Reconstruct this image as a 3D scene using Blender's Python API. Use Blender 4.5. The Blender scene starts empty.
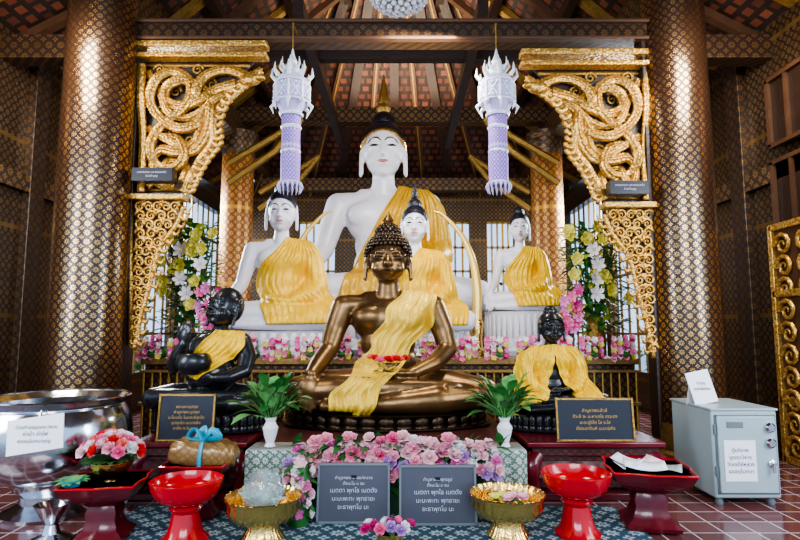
import bpy, bmesh, math, random
from math import sin, cos, pi, radians, sqrt
from mathutils import Vector, Matrix
from mathutils.bvhtree import BVHTree
random.seed(11)
C = bpy.context.scene.collection
F = 560.0; TH = radians(6)
def P(px, py, Y):
    dx = (px-400)/F; dz = (270-py)/F
    t = Y/(cos(TH)-dz*sin(TH))
    return Vector((dx*t, Y, 1.5+(sin(TH)+dz*cos(TH))*t))
def MPP(py, Y):
    dz = (270-py)/F
    return Y/(cos(TH)-dz*sin(TH))/F
# ------------------------------------------------------------------ materials
class NT:
    def __init__(s, name):
        s.m = bpy.data.materials.new(name); s.m.use_nodes = True
        s.nt = s.m.node_tree; s.b = s.nt.nodes['Principled BSDF']
        s.tc = s.nt.nodes.new('ShaderNodeTexCoord')
    def n(s, t): return s.nt.nodes.new('ShaderNode'+t)
    def l(s, a, b): s.nt.links.new(a, b)
    def m_(s, op, a, b=None, c=None):
        n = s.n('Math'); n.operation = op
        for i, v in enumerate((a, b, c)):
            if v is None: continue
            if isinstance(v, (int, float)): n.inputs[i].default_value = v
            else: s.l(v, n.inputs[i])
        return n.outputs[0]
    def mix(s, fac, a, b):
        n = s.n('Mix'); n.data_type = 'RGBA'
        for i, v in ((0, fac), (6, a), (7, b)):
            if isinstance(v, (int, float)): n.inputs[i].default_value = v
            elif isinstance(v, tuple): n.inputs[i].default_value = (*v, 1) if len(v) == 3 else v
            else: s.l(v, n.inputs[i])
        return n.outputs[2]
    def noise(s, scale, detail=3, vec=None):
        n = s.n('TexNoise'); n.inputs['Scale'].default_value = scale; n.inputs['Detail'].default_value = detail
        s.l(vec or s.tc.outputs['Object'], n.inputs['Vector']); return n.outputs[0]
    def bump(s, h, st, dist=.02):
        n = s.n('Bump'); n.inputs['Strength'].default_value = st; n.inputs['Distance'].default_value = dist
        s.l(h, n.inputs['Height']); s.l(n.outputs[0], s.b.inputs['Normal'])
    def setp(s, **k):
        for a, v in k.items():
            s.b.inputs[a.replace('_', ' ')].default_value = v
def mat(name, col, rough=.5, metal=0, bump=None, var=.25, vs=6, **k):
    t = NT(name)
    f = t.noise(vs)
    dk = tuple(c*(1-var) for c in col); lt = tuple(min(1, c*(1+var*.6)) for c in col)
    t.l(t.mix(f, dk, lt), t.b.inputs['Base Color'])
    t.setp(Roughness=rough, Metallic=metal)
    for a, v in k.items(): t.b.inputs[a].default_value = v
    if bump: t.bump(t.noise(bump[0], 4), bump[1])
    return t.m
def stencil(name, k, dark, gold, cyl=0, metal=.85, rough=.35, bands=True, fill=1.0, flat=False):
    t = NT(name); s = t.n('SeparateXYZ'); t.l(t.tc.outputs['Object'], s.inputs[0])
    x, y, z = s.outputs
    if cyl:
        u = t.m_('MULTIPLY', t.m_('ARCTAN2', y, x), k/(2*pi)); v = t.m_('MULTIPLY', z, k/(2*pi*cyl))
    elif flat:
        u = t.m_('MULTIPLY', x, k); v = t.m_('MULTIPLY', y, k)
    else:
        u = t.m_('MULTIPLY', t.m_('ADD', x, y), k); v = t.m_('MULTIPLY', z, k)
    a = t.m_('SUBTRACT', t.m_('FRACT', u), .5); b = t.m_('SUBTRACT', t.m_('FRACT', v), .5)
    r = t.m_('SQRT', t.m_('ADD', t.m_('MULTIPLY', a, a), t.m_('MULTIPLY', b, b)))
    th = t.m_('ARCTAN2', b, a)
    pet = t.m_('ADD', t.m_('MULTIPLY', t.m_('COSINE', t.m_('MULTIPLY', th, 8)), .08), .27*fill)
    m1 = t.m_('MULTIPLY', t.m_('LESS_THAN', r, pet), t.m_('GREATER_THAN', r, .11))
    m1b = t.m_('LESS_THAN', r, .05)
    a2 = t.m_('SUBTRACT', t.m_('FRACT', t.m_('ADD', u, .5)), .5); b2 = t.m_('SUBTRACT', t.m_('FRACT', t.m_('ADD', v, .5)), .5)
    r2 = t.m_('SQRT', t.m_('ADD', t.m_('MULTIPLY', a2, a2), t.m_('MULTIPLY', b2, b2)))
    th2 = t.m_('ARCTAN2', b2, a2)
    pet2 = t.m_('ADD', t.m_('MULTIPLY', t.m_('ABSOLUTE', t.m_('COSINE', t.m_('MULTIPLY', th2, 2))), .16), .09)
    m3 = t.m_('MULTIPLY', t.m_('LESS_THAN', r2, pet2), t.m_('GREATER_THAN', r2, .06))
    m = t.m_('MAXIMUM', t.m_('MAXIMUM', m1, m1b), m3)
    if bands:
        vb = t.m_('FRACT', t.m_('MULTIPLY', v, .1))
        lo = t.m_('LESS_THAN', t.m_('ABSOLUTE', t.m_('SUBTRACT', vb, .5)), .025)
        m = t.m_('MAXIMUM', m, lo)
    nz = t.noise(5, 4)
    gcol = t.mix(nz, tuple(c*.35 for c in gold), gold)
    t.l(t.mix(m, dark, gcol), t.b.inputs['Base Color'])
    t.l(t.m_('MULTIPLY', m, metal), t.b.inputs['Metallic'])
    t.setp(Roughness=rough)
    t.bump(m, .25, .01)
    return t.m
M = {}
def scaled_gold(name, hi, lo, metal):
    t = NT(name); v = t.n('TexVoronoi'); v.inputs['Scale'].default_value = 30
    t.l(t.tc.outputs['Object'], v.inputs['Vector'])
    d = t.m_('MINIMUM', t.m_('MULTIPLY', v.outputs['Distance'], 1.5), 1.0)
    t.l(t.mix(d, hi, lo), t.b.inputs['Base Color'])
    t.setp(Roughness=.34, Metallic=metal); t.bump(t.m_('MULTIPLY', d, -1.0), .5, .012); return t.m
M['gold'] = scaled_gold('carved_gold', (1.0, .68, .23), (.52, .27, .05), .68)
M['goldsmooth'] = mat('polished_gold', (.80, .52, .16), .22, 1, bump=(30, .35))
M['golddull'] = mat('old_gold', (.42, .25, .06), .42, .7, bump=(50, .7), var=.6, vs=20)
M['golddim'] = mat('dim_gold', (.26, .15, .045), .45, .6, bump=(50, .5), var=.6, vs=20)
M['col'] = stencil('stencilled_column', 24, (.03, .013, .009), (.70, .42, .15), cyl=.38, rough=.26, metal=.95, bands=False)
M['col2'] = stencil('rear_column', 14, (.22, .06, .012), (.95, .48, .08), cyl=.36, rough=.4, metal=.6)
M['wallst'] = stencil('stencilled_wall', 9, (.022, .012, .009), (.34, .20, .075), rough=.28, metal=.7, bands=True)
M['beamst'] = stencil('stencilled_beam', 6, (.03, .014, .009), (.40, .22, .07), rough=.4, metal=.6, bands=False)
M['beamdk'] = stencil('dark_stencilled_beam', 7, (.022, .011, .008), (.18, .10, .04), rough=.35, metal=.5, bands=False)
M['wood'] = mat('dark_wood', (.03, .015, .01), .4, bump=(25, .3), var=.4)
M['wood2'] = mat('brown_wood', (.08, .035, .016), .5, bump=(20, .3), var=.4)
M['carvedred'] = stencil('carved_lacquer', 12, (.05, .012, .012), (.2, .05, .035), rough=.35, metal=.1, bands=False)
M['bronze'] = mat('bronze', (.22, .125, .052), .34, .85, bump=(7, .25), var=.65, vs=4)
M['bronzedk'] = mat('dark_bronze', (.07, .045, .028), .35, .8, bump=(40, .3))
M['white'] = mat('white_plaster', (.72, .70, .76), .35, bump=(12, .08), var=.07)
M['black'] = mat('black_lacquer', (.012, .012, .014), .26, bump=(20, .1))
M['hair'] = mat('black_hair_paint', (.010, .010, .018), .3, bump=(70, .5))
M['lips'] = mat('lip_red', (.40, .07, .06), .4)
M['ink'] = mat('eye_black', (.01, .01, .01), .3)
M['redlac'] = mat('red_lacquer', (.5, .004, .012), .15, bump=(15, .05), var=.2)
M['marlac'] = mat('maroon_lacquer', (.12, .008, .014), .22, bump=(15, .1), var=.3)
def silver():
    t = NT('repousse_silver'); v = t.n('TexVoronoi'); v.inputs['Scale'].default_value = 11
    t.l(t.tc.outputs['Object'], v.inputs['Vector'])
    t.b.inputs['Base Color'].default_value = (.52, .53, .56, 1)
    t.setp(Roughness=.17, Metallic=1.0)
    t.bump(t.m_('MINIMUM', v.outputs['Distance'], .5), .22, .012); return t.m
M['silver'] = silver()
def cloth(name, c1, c2, rough=.42, metal=.12, **k):
    t = NT(name); w = t.n('TexWave'); w.inputs['Scale'].default_value = 5; w.inputs['Distortion'].default_value = 6; w.inputs['Detail'].default_value = 2
    t.l(t.tc.outputs['Object'], w.inputs['Vector'])
    t.l(t.mix(t.m_('MULTIPLY', t.noise(4, 2), 1.1), c1, c2), t.b.inputs['Base Color'])
    t.setp(Roughness=rough, Metallic=metal)
    for a, v in k.items(): t.b.inputs[a].default_value = v
    t.bump(t.m_('ADD', w.outputs[1], t.noise(25, 3)), .35, .012); return t.m
M['robe'] = cloth('gold_satin', (.60, .32, .005), (.95, .60, .03))
M['robe2'] = cloth('yellow_satin', (.66, .36, .004), (.98, .64, .02))
M['sheer'] = cloth('sheer_yellow_sash', (.58, .33, .02), (.95, .66, .09), rough=.4)
M['package'] = stencil('brown_gold_wrap', 16, (.22, .11, .04), (.6, .38, .12), rough=.3, metal=.5, bands=False)
M['brocade'] = stencil('gold_brocade', 12, (.60, .32, .01), (.92, .60, .08), rough=.42, metal=.3, bands=False)
M['purple'] = stencil('purple_lace', 16, (.20, .09, .46), (.66, .54, .88), cyl=.13, metal=0, rough=.6, bands=True)
M['whitelace'] = mat('white_paper_lace', (.78, .80, .86), .4, .15, bump=(60, .4), var=.12)
M['lavender'] = mat('lavender_paper', (.50, .45, .72), .6)
M['lace'] = stencil('white_lace', 12, (.12, .2, .14), (.85, .86, .84), metal=0, rough=.7, bands=False, fill=1.2)
M['carpet'] = stencil('blue_green_carpet', 5.5, (.02, .06, .09), (.5, .6, .64), metal=0, rough=.9, bands=False, flat=True)
M['safe'] = mat('grey_enamel', (.33, .40, .41), .35, var=.08)
M['safedk'] = mat('grey_trim', (.13, .16, .17), .4)
M['chrome'] = mat('chrome', (.7, .7, .72), .12, 1)
M['paper'] = mat('white_paper', (.82, .83, .85), .6, var=.05)
M['note'] = mat('grey_green_banknote', (.42, .5, .44), .6, var=.3, vs=40)
M['textdk'] = mat('print_ink', (.03, .03, .08), .6)
M['textwh'] = mat('white_letters', (.62, .62, .72), .5)
M['textgd'] = mat('gold_letters', (.7, .42, .12), .4, .4)
M['signblk'] = mat('black_sign_board', (.02, .02, .028), .3)
M['signgrey'] = mat('dark_grey_sign_board', (.055, .055, .075), .35)
M['ivory'] = mat('gilded_ivory', (.85, .58, .16), .3, .4, var=.2)
M['vase'] = mat('white_porcelain', (.8, .8, .82), .15, var=.05)
M['turq'] = mat('turquoise_fabric', (.01, .32, .45), .4, bump=(20, .3))
M['glass'] = mat('pale_glass', (.75, .92, .85), .08, 0, var=.1, **{'Transmission Weight': .55})
M['plastic'] = mat('clear_wrap', (.80, .90, .95), .05, 0, var=.1, bump=(9, .8), **{'Transmission Weight': .85})
M['crystal'] = mat('crystal_white', (.85, .86, .9), .1, var=.1, **{'Transmission Weight': .3})
M['outside'] = mat('pale_paving', (.5, .52, .55), .8)
M['green'] = mat('leaf_green', (.03, .14, .025), .4, var=.5, vs=15)
M['green2'] = mat('variegated_leaf', (.13, .36, .10), .4, var=.8, vs=25)
M['greeny'] = mat('yellow_green_leaf', (.38, .45, .05), .45, var=.5, vs=15)
M['greenout'] = mat('sunlit_leaf', (.10, .28, .05), .5, var=.7, vs=2)
M['greendk'] = mat('deep_green', (.012, .05, .02), .5, var=.5)
for n, c in dict(pink=(.85, .16, .34), pale=(.88, .40, .50), blush=(.9, .58, .60), magenta=(.6, .02, .2), whitef=(.86, .82, .82), peach=(.88, .22, .16), redf=(.7, .02, .02), lilac=(.5, .28, .6), yellowf=(.7, .62, .1), orchid=(.78, .2, .48)).items():
    M[n] = mat('petal_'+n, c, .55, var=.2, vs=30)
def floor_mat():
    t = NT('floor_tiles'); b = t.n('TexBrick'); b.offset = 0
    b.inputs['Scale'].default_value = 1; b.inputs['Brick Width'].default_value = .24; b.inputs['Row Height'].default_value = .24
    b.inputs['Mortar Size'].default_value = .007
    b.inputs['Color1'].default_value = (.17, .055, .05, 1); b.inputs['Color2'].default_value = (.12, .04, .04, 1); b.inputs['Mortar'].default_value = (.5, .44, .45, 1)
    t.l(t.tc.outputs['Object'], b.inputs['Vector']); t.l(b.outputs[0], t.b.inputs['Base Color'])
    t.setp(Roughness=.13); t.bump(b.outputs[1], -.2, .01); return t.m
M['floor'] = floor_mat()
def tile_mat(name, rot):
    t = NT(name); b = t.n('TexBrick')
    mp = t.n('Mapping'); t.l(t.tc.outputs['Object'], mp.inputs[0]); mp.inputs['Rotation'].default_value = (0, 0, radians(rot))
    b.inputs['Scale'].default_value = 1; b.inputs['Brick Width'].default_value = .2; b.inputs['Row Height'].default_value = .16
    b.inputs['Mortar Size'].default_value = .035
    b.inputs['Color1'].default_value = (.34, .09, .04, 1); b.inputs['Color2'].default_value = (.15, .04, .02, 1); b.inputs['Mortar'].default_value = (.03, .014, .009, 1)
    t.l(mp.outputs[0], b.inputs['Vector'])
    t.l(t.mix(t.noise(2.5, 4), (.02, .012, .01), b.outputs[0]), t.b.inputs['Base Color']); t.setp(Roughness=.6)
    t.bump(b.outputs[1], -.5, .03)
    return t.m
M['rtile'] = tile_mat('roof_tile_underside', 90); M['rtile2'] = tile_mat('hip_tile_underside', 0)
# ------------------------------------------------------------------ mesh builder
def cr(pts, n=6):
    pts = [Vector(p) for p in pts]; out = []
    for i in range(len(pts)-1):
        p0 = pts[max(i-1, 0)]; p1 = pts[i]; p2 = pts[i+1]; p3 = pts[min(i+2, len(pts)-1)]
        for k in range(n):
            t = k/n
            out.append(.5*((2*p1)+(p2-p0)*t+(2*p0-5*p1+4*p2-p3)*t*t+(3*p1-p0-3*p2+p3)*t**3))
    out.append(pts[-1]); return out
class MB:
    def __init__(s): s.v = []; s.f = []
    def add(s, vs, fs):
        o = len(s.v); s.v += [tuple(v) for v in vs]; s.f += [tuple(i+o for i in f) for f in fs]; return s
    def box(s, c, d, rz=0, tp=1, R=None):
        R = R or Matrix.Rotation(rz, 3, 'Z'); vs = []
        for z in (-1, 1):
            k = tp if z > 0 else 1
            for x, y in ((-1, -1), (1, -1), (1, 1), (-1, 1)):
                vs.append(Vector(c)+R@Vector((x*d[0]/2*k, y*d[1]/2*k, z*d[2]/2)))
        return s.add(vs, [(3, 2, 1, 0), (4, 5, 6, 7), (0, 1, 5, 4), (1, 2, 6, 5), (2, 3, 7, 6), (3, 0, 4, 7)])
    def lathe(s, prof, n=28, c=(0, 0, 0), lobe=None, sx=1, sy=1, caps=True, ph=0):
        vs = []; c = Vector(c)
        for r, z in prof:
            for j in range(n):
                a = 2*pi*j/n+ph; k = r*(lobe(a, z) if lobe else 1)
                vs.append(c+Vector((k*cos(a)*sx, k*sin(a)*sy, z)))
        fs = []
        for i in range(len(prof)-1):
            for j in range(n):
                a = i*n+j; b = i*n+(j+1) % n; fs.append((a, b, b+n, a+n))
        if caps: fs.append(tuple(reversed(range(n)))); fs.append(tuple((len(prof)-1)*n+j for j in range(n)))
        return s.add(vs, fs)
    def tube(s, pts, r, n=8, flat=1, ridge=0, up=None):
        pts = [Vector(p) for p in pts]; m = len(pts)
        rs = r if isinstance(r, (list, tuple)) else [r]*m
        if len(rs) != m: rs = [rs[0]+(rs[-1]-rs[0])*i/(m-1) if len(rs) == 2 else rs[min(int(i/(m-1)*(len(rs)-1)), len(rs)-1)] for i in range(m)]
        vs = []; nrm = Vector(up) if up else None
        for i, p in enumerate(pts):
            t = (pts[min(i+1, m-1)]-pts[max(i-1, 0)])
            if t.length < 1e-9: t = Vector((0, 0, 1))
            t.normalize()
            if nrm is None: nrm = t.orthogonal()
            q = nrm-t*nrm.dot(t)
            if q.length < 1e-6: q = t.orthogonal()
            nrm = q.normalized(); bn = t.cross(nrm)
            for j in range(n):
                a = 2*pi*j/n; k = rs[i]*(1+ridge*cos(6*a))
                vs.append(p+nrm*cos(a)*k*flat+bn*sin(a)*k)
        fs = []
        for i in range(m-1):
            for j in range(n):
                a = i*n+j; b = i*n+(j+1) % n; fs.append((a, b, b+n, a+n))
        fs.append(tuple(reversed(range(n)))); fs.append(tuple((m-1)*n+j for j in range(n)))
        return s.add(vs, fs)
    def ell(s, c, r, n=20, m=12, T=None):
        c = Vector(c); r = (r, r, r) if isinstance(r, (int, float)) else r; vs = [Vector((0, 0, r[2]))]
        for i in range(1, m):
            for j in range(n):
                a = pi*i/m; b = 2*pi*j/n; vs.append(Vector((r[0]*sin(a)*cos(b), r[1]*sin(a)*sin(b), r[2]*cos(a))))
        vs.append(Vector((0, 0, -r[2])))
        if T: vs = [T@v for v in vs]
        fs = [(0, 1+j, 1+(j+1) % n) for j in range(n)]
        for i in range(m-2):
            for j in range(n):
                a = 1+i*n+j; b = 1+i*n+(j+1) % n; fs.append((a, a+n, b+n, b))
        L = len(vs)-1; o = 1+(m-2)*n
        fs += [(L, o+(j+1) % n, o+j) for j in range(n)]
        return s.add([c+v for v in vs], fs)
    def cap(s, a, b, ra, rb, n=16):
        a = Vector(a); b = Vector(b); N = 5
        s.tube([a.lerp(b, i/N) for i in range(N+1)], [ra+(rb-ra)*i/N for i in range(N+1)], n)
        s.ell(a, ra, n, 10); s.ell(b, rb, n, 10); return s
    def chain(s, pr):
        for (a, ra), (b, rb) in zip(pr, pr[1:]): s.cap(a, b, ra, rb)
        return s
    def xf(s, T, i0=0):
        s.v[i0:] = [tuple(T@Vector(v)) for v in s.v[i0:]]; return s
    def mesh(s, name, smooth=True, ang=40):
        me = bpy.data.meshes.new(name); me.from_pydata(s.v, [], s.f); me.validate()
        bm = bmesh.new(); bm.from_mesh(me); bmesh.ops.recalc_face_normals(bm, faces=bm.faces); bm.to_mesh(me); bm.free()
        if smooth:
            me.polygons.foreach_set('use_smooth', [True]*len(me.polygons))
            me.set_sharp_from_angle(angle=radians(ang))
        return me
    def build(s, name, m, parent=None, loc=(0, 0, 0), rot=(0, 0, 0), smooth=True, bevel=0, ang=40, solid=0):
        return link(name, s.mesh(name, smooth, ang), m, parent, loc, rot, bevel, solid)
def link(name, me, m, parent=None, loc=(0, 0, 0), rot=(0, 0, 0), bevel=0, solid=0, scale=None):
    o = bpy.data.objects.new(name, me); C.objects.link(o); o.location = loc; o.rotation_euler = rot
    if m is not None:
        if not me.materials: me.materials.append(m)
        elif me.materials[0] != m:
            o.material_slots[0].link = 'OBJECT'; o.material_slots[0].material = m
    if scale: o.scale = (scale,)*3 if isinstance(scale, (int, float)) else scale
    if parent: o.parent = parent
    if bevel:
        b = o.modifiers.new('bevel', 'BEVEL'); b.width = bevel; b.segments = 2; b.limit_method = 'ANGLE'
    if solid:
        q = o.modifiers.new('thick', 'SOLIDIFY'); q.thickness = solid
    return o
def thing(name, label, cat, loc=(0, 0, 0), rz=0, group=None, s=1, rx=0):
    o = bpy.data.objects.new(name, None); C.objects.link(o); o.location = loc; o.rotation_euler = (rx, 0, rz)
    o.scale = (s, s, s) if isinstance(s, (int, float)) else s
    o.empty_display_size = .1
    return tag(o, label, cat, group)
def tag(o, label, cat, group=None, kind=None):
    o['label'] = label; o['category'] = cat
    if group: o['group'] = group
    if kind: o['kind'] = kind
    return o
def struct(o): o['kind'] = 'structure'; return o
def dup(root, loc, rz=None, label=None, s=None):
    r = root.copy(); C.objects.link(r); r.location = loc
    if rz is not None: r.rotation_euler = (0, 0, rz)
    if s: r.scale = (s, s, s)
    if label: r['label'] = label
    for ch in list(root.children):
        c = ch.copy(); C.objects.link(c); c.parent = r
        for g in ch.children:
            d = g.copy(); C.objects.link(d); d.parent = c
    return r
def text(name, lines, size, m, parent, loc, rot=(pi/2, 0, 0), lh=1.3, w=None, ext=.001, sizes=None):
    n = len(lines); sz = sizes or [size]*n; tot = sum(s_*lh for s_ in sz); y = tot/2
    for ln, s_ in zip(lines, sz):
        y -= s_*lh/2
        cu = bpy.data.curves.new(name, 'FONT'); cu.body = ln; cu.size = s_; cu.align_x = 'CENTER'; cu.align_y = 'CENTER'
        cu.extrude = ext; cu.resolution_u = 2; cu.offset = -s_*.008
        o = bpy.data.objects.new('tmp', cu); C.objects.link(o)
        dg = bpy.context.evaluated_depsgraph_get(); me = bpy.data.meshes.new_from_object(o.evaluated_get(dg))
        bpy.data.objects.remove(o)
        xs = [v.co.x for v in me.vertices]; k = 1
        if w and xs and max(xs)-min(xs) > w: k = w/(max(xs)-min(xs))
        for v in me.vertices: v.co.x *= k
        me.materials.clear()
        L = link(name, me, m, parent, loc, rot)
        L.location = Vector(loc)+Vector((0, 0, y)); y -= s_*lh/2
# ------------------------------------------------------------------ the setting
XC = -.13
struct(MB().box((0, 9, -.05), (11, 22, .1)).build('floor', M['floor'], smooth=False))
struct(MB().box((0, 12, -.16), (60, 60, .1)).build('trim_1', M['outside'], smooth=False))
tn = [1]
def trim(mb, m, loc=(0, 0, 0), bevel=0, smooth=False):
    tn[0] += 1; return struct(mb.build('trim_%d' % tn[0], m, loc=loc, bevel=bevel, smooth=smooth))
for side, X in (('left', -4.95), ('right', 4.62)):
    w = MB(); w.box((X, 7.2, 2.6), (.2, 4.4, 5.2)); w.box((X, 12.2, .35), (.2, 5.6, .7)); w.box((X, 12.2, 4.9), (.2, 5.6, .6))
    w.box((X, 12.2, 2.7), (.2, .25, 4.0))
    struct(w.build('wall_'+side, M['wallst'], smooth=False))
    for k, (ya, yb) in enumerate(((9.4, 12.07), (12.33, 15))):
        b = MB(); n = 7
        for i in range(n+1): b.tube([(X, ya+(yb-ya)*i/n, .7), (X, ya+(yb-ya)*i/n, 4.6)], .026, 6)
        for z in (1.4, 2.6, 3.8): b.box((X, (ya+yb)/2, z), (.05, yb-ya, .05))
        struct(b.build('window_%d' % (k+1+(2 if side == 'right' else 0)), M['golddim']))
    s = -1 if X > 0 else 1
    for y in (5.3, 7.2, 9.15):
        trim(MB().box((X+s*.13, y, 2.6), (.14, .3, 5.2)), M['beamdk'], bevel=.01)
    trim(MB().box((X+s*.13, 7.2, 3.35), (.12, 4.2, .22)), M['beamst'], bevel=.01)
    trim(MB().box((X+s*.13, 7.2, .25), (.12, 4.2, .5)), M['wood'], bevel=.01)
w = MB(); YB = 15.1
xs = [-4.95, -2.75, -1.75, .9, 1.9, 2.35, 3.1, 4.62]
for i in range(0, 7):
    x0, x1 = xs[i], xs[i+1]
    if i in (1, 3, 5):
        w.box(((x0+x1)/2, YB, 1.2), (x1-x0, .2, 2.4)); w.box(((x0+x1)/2, YB, 4.95), (x1-x0, .2, 1.1))
    else: w.box(((x0+x1)/2, YB, 2.75), (x1-x0, .2, 5.5))
struct(w.build('wall_back', M['wallst'], smooth=False))
wn = 5
for i in (1, 3, 5):
    b = MB(); x0, x1 = xs[i], xs[i+1]; n = 5
    for k in range(n+1): b.box((x0+(x1-x0)*k/n, YB, 3.4), (.05, .06, 2.0))
    for z in (2.42, 3.05, 3.7, 4.38): b.box(((x0+x1)/2, YB, z), (x1-x0, .06, .06))
    struct(b.build('window_%d' % wn, M['golddull'], smooth=False)); wn += 1
def slab(a, b, y0, y1, th):
    (xa, za), (xb, zb) = a, b
    vs = [(xa, y0, za), (xb, y0, zb), (xb, y1, zb), (xa, y1, za), (xa, y0, za+th), (xb, y0, zb+th), (xb, y1, zb+th), (xa, y1, za+th)]
    return MB().add(vs, [(0, 1, 2, 3), (7, 6, 5, 4), (0, 4, 5, 1), (1, 5, 6, 2), (2, 6, 7, 3), (3, 7, 4, 0)])
r = slab((XC, 9.2), (XC-3.9, 5.9), -1.5, 15.2, .08); r2 = slab((XC, 9.2), (XC+3.9, 5.9), -1.5, 15.2, .08); r.add(r2.v, r2.f)
for s in (-1, 1):
    q = slab((XC+s*3.4, 6.1), (XC+s*5.6, 4.9), -1.5, 15.2, .08); r.add(q.v, q.f)
struct(r.build('ceiling', M['rtile'], smooth=False))
hz = lambda y: 9.2-(y-9.6)*(9.2-5.1)/(15.3-9.6)
def hipbeam(x0, x1, w_, d, th, y0=9.6, y1=15.2):
    vs = []
    for y, x in ((y0, x0), (y1, x1)):
        for dx in (-w_/2, w_/2):
            for dz_ in (-d, -d+th): vs.append((x+dx, y, hz(y)+dz_))
    return MB().add(vs, [(0, 1, 3, 2), (4, 6, 7, 5), (0, 2, 6, 4), (1, 5, 7, 3), (0, 4, 5, 1), (2, 3, 7, 6)])
trim(hipbeam(XC, XC, 7.6, 0, .06), M['rtile2'])
for k in range(-5, 6):
    trim(hipbeam(XC+k*.10, XC+k*.80, .12 if k % 2 else .2, .2, .2), M['wood'] if k % 2 == 0 else M['wood2'])
    if k % 2: trim(hipbeam(XC+k*.10, XC+k*.80, .03, .23, .03), M['golddull'])
trim(MB().box((XC, 13.0, hz(13)-.24), (6.6, .14, .14)), M['wood'])
for s in (-1, 1):
    for k, y in enumerate([3.4+.8*i for i in range(14)]):
        trim(slab((XC, 9.05), (XC+s*3.75, 5.87), y, y+.14, .15), M['golddull'] if k % 2 == 0 else M['wood2'])
        trim(slab((XC+s*3.5, 5.9), (XC+s*5.3, 4.92), y+.3, y+.42, .12), M['golddull'] if k % 2 else M['wood2'])
    for t_ in (.25, .5, .75):
        trim(MB().box((XC+s*3.75*t_, 8.6, 9.05-3.18*t_-.07), (.16, 12.6, .16)), M['wood'])
    trim(MB().box((XC+s*3.45, 9.2, 5.8), (.3, 11.6, .5)), M['beamst'])
for y, zt in ((11.8, 6.1), (14.2, 5.2)):
    trim(MB().box((XC, y, zt), (6.9, .28, .32)), M['beamst'])
for x in (-1.35, 1.1): trim(MB().box((x, 9.8, 5.75), (.14, 5.6, .2)), M['wood'])
for y in (8.6,): trim(MB().box((XC, y, 5.86), (6.7, .16, .16)), M['wood'])
for s in (-1, 1):
    for y in (10.6, 13.0):
        for k in range(2):
            trim(MB().tube([(XC+s*3.2, y, 4.3+.4*k), (XC+s*2.3, y, 4.95+.3*k), (XC+s*1.8, y, 5.6)], .07, 6), M['golddull'])
def column(px, Y, r, m, lab):
    x = P(px, 300, Y).x
    t = thing('stencilled_column', lab, 'column', (x, Y, 0))
    MB().lathe([(r*.99, .4), (r*.99, 2), (r*.97, 4), (r*.95, 5.7)], 48).build('shaft', m, t)
    MB().lathe([(r*1.15, 0), (r*1.15, .12), (r*1.06, .16), (r*1.08, .25), (r*1.02, .38), (r*1.0, .45)], 48).build('base', M['golddim'], t)
    if Y > 10:
        MB().lathe([(r*.96, 5.2), (r*1.1, 5.35), (r*1.12, 5.5), (r*1.2, 5.7)], 48).build('capital', M['beamst'], t)
    return t
column(88, 6.35, .40, M['col'], 'thick gold stencilled column on the left, behind the big silver bowl')
column(686, 6.55, .38, M['col'], 'thick gold stencilled column on the right, behind the grey safe')
column(234, 11.8, .35, M['col2'], 'orange gold rear column seen behind the left white statue')
column(550, 11.8, .35, M['col2'], 'orange gold rear column seen behind the small white statue at right')
za = P(400, 38, 6.45).z; zb = P(400, 23, 6.45).z
trim(MB().box((XC, 6.6, (za+zb)/2), (6.7, .3, zb-za)), M['beamdk'], bevel=.01)
trim(MB().box((XC, 6.47, za-.0), (6.7, .1, .04)), M['wood2'], bevel=.008)
trim(MB().box((XC, 6.47, zb+.02), (6.7, .12, .04)), M['wood2'], bevel=.008)
for px in (129, 652):
    p = P(px, 200, 6.55); trim(MB().box((p.x, 6.6, 2.6), (.13, .22, 5.2)), M['wood'], bevel=.01)
for s in (-1, 1): trim(MB().box((XC+s*4.3, 6.6, 4.92), (1.3, .25, .3)), M['beamdk'], bevel=.01)
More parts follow.
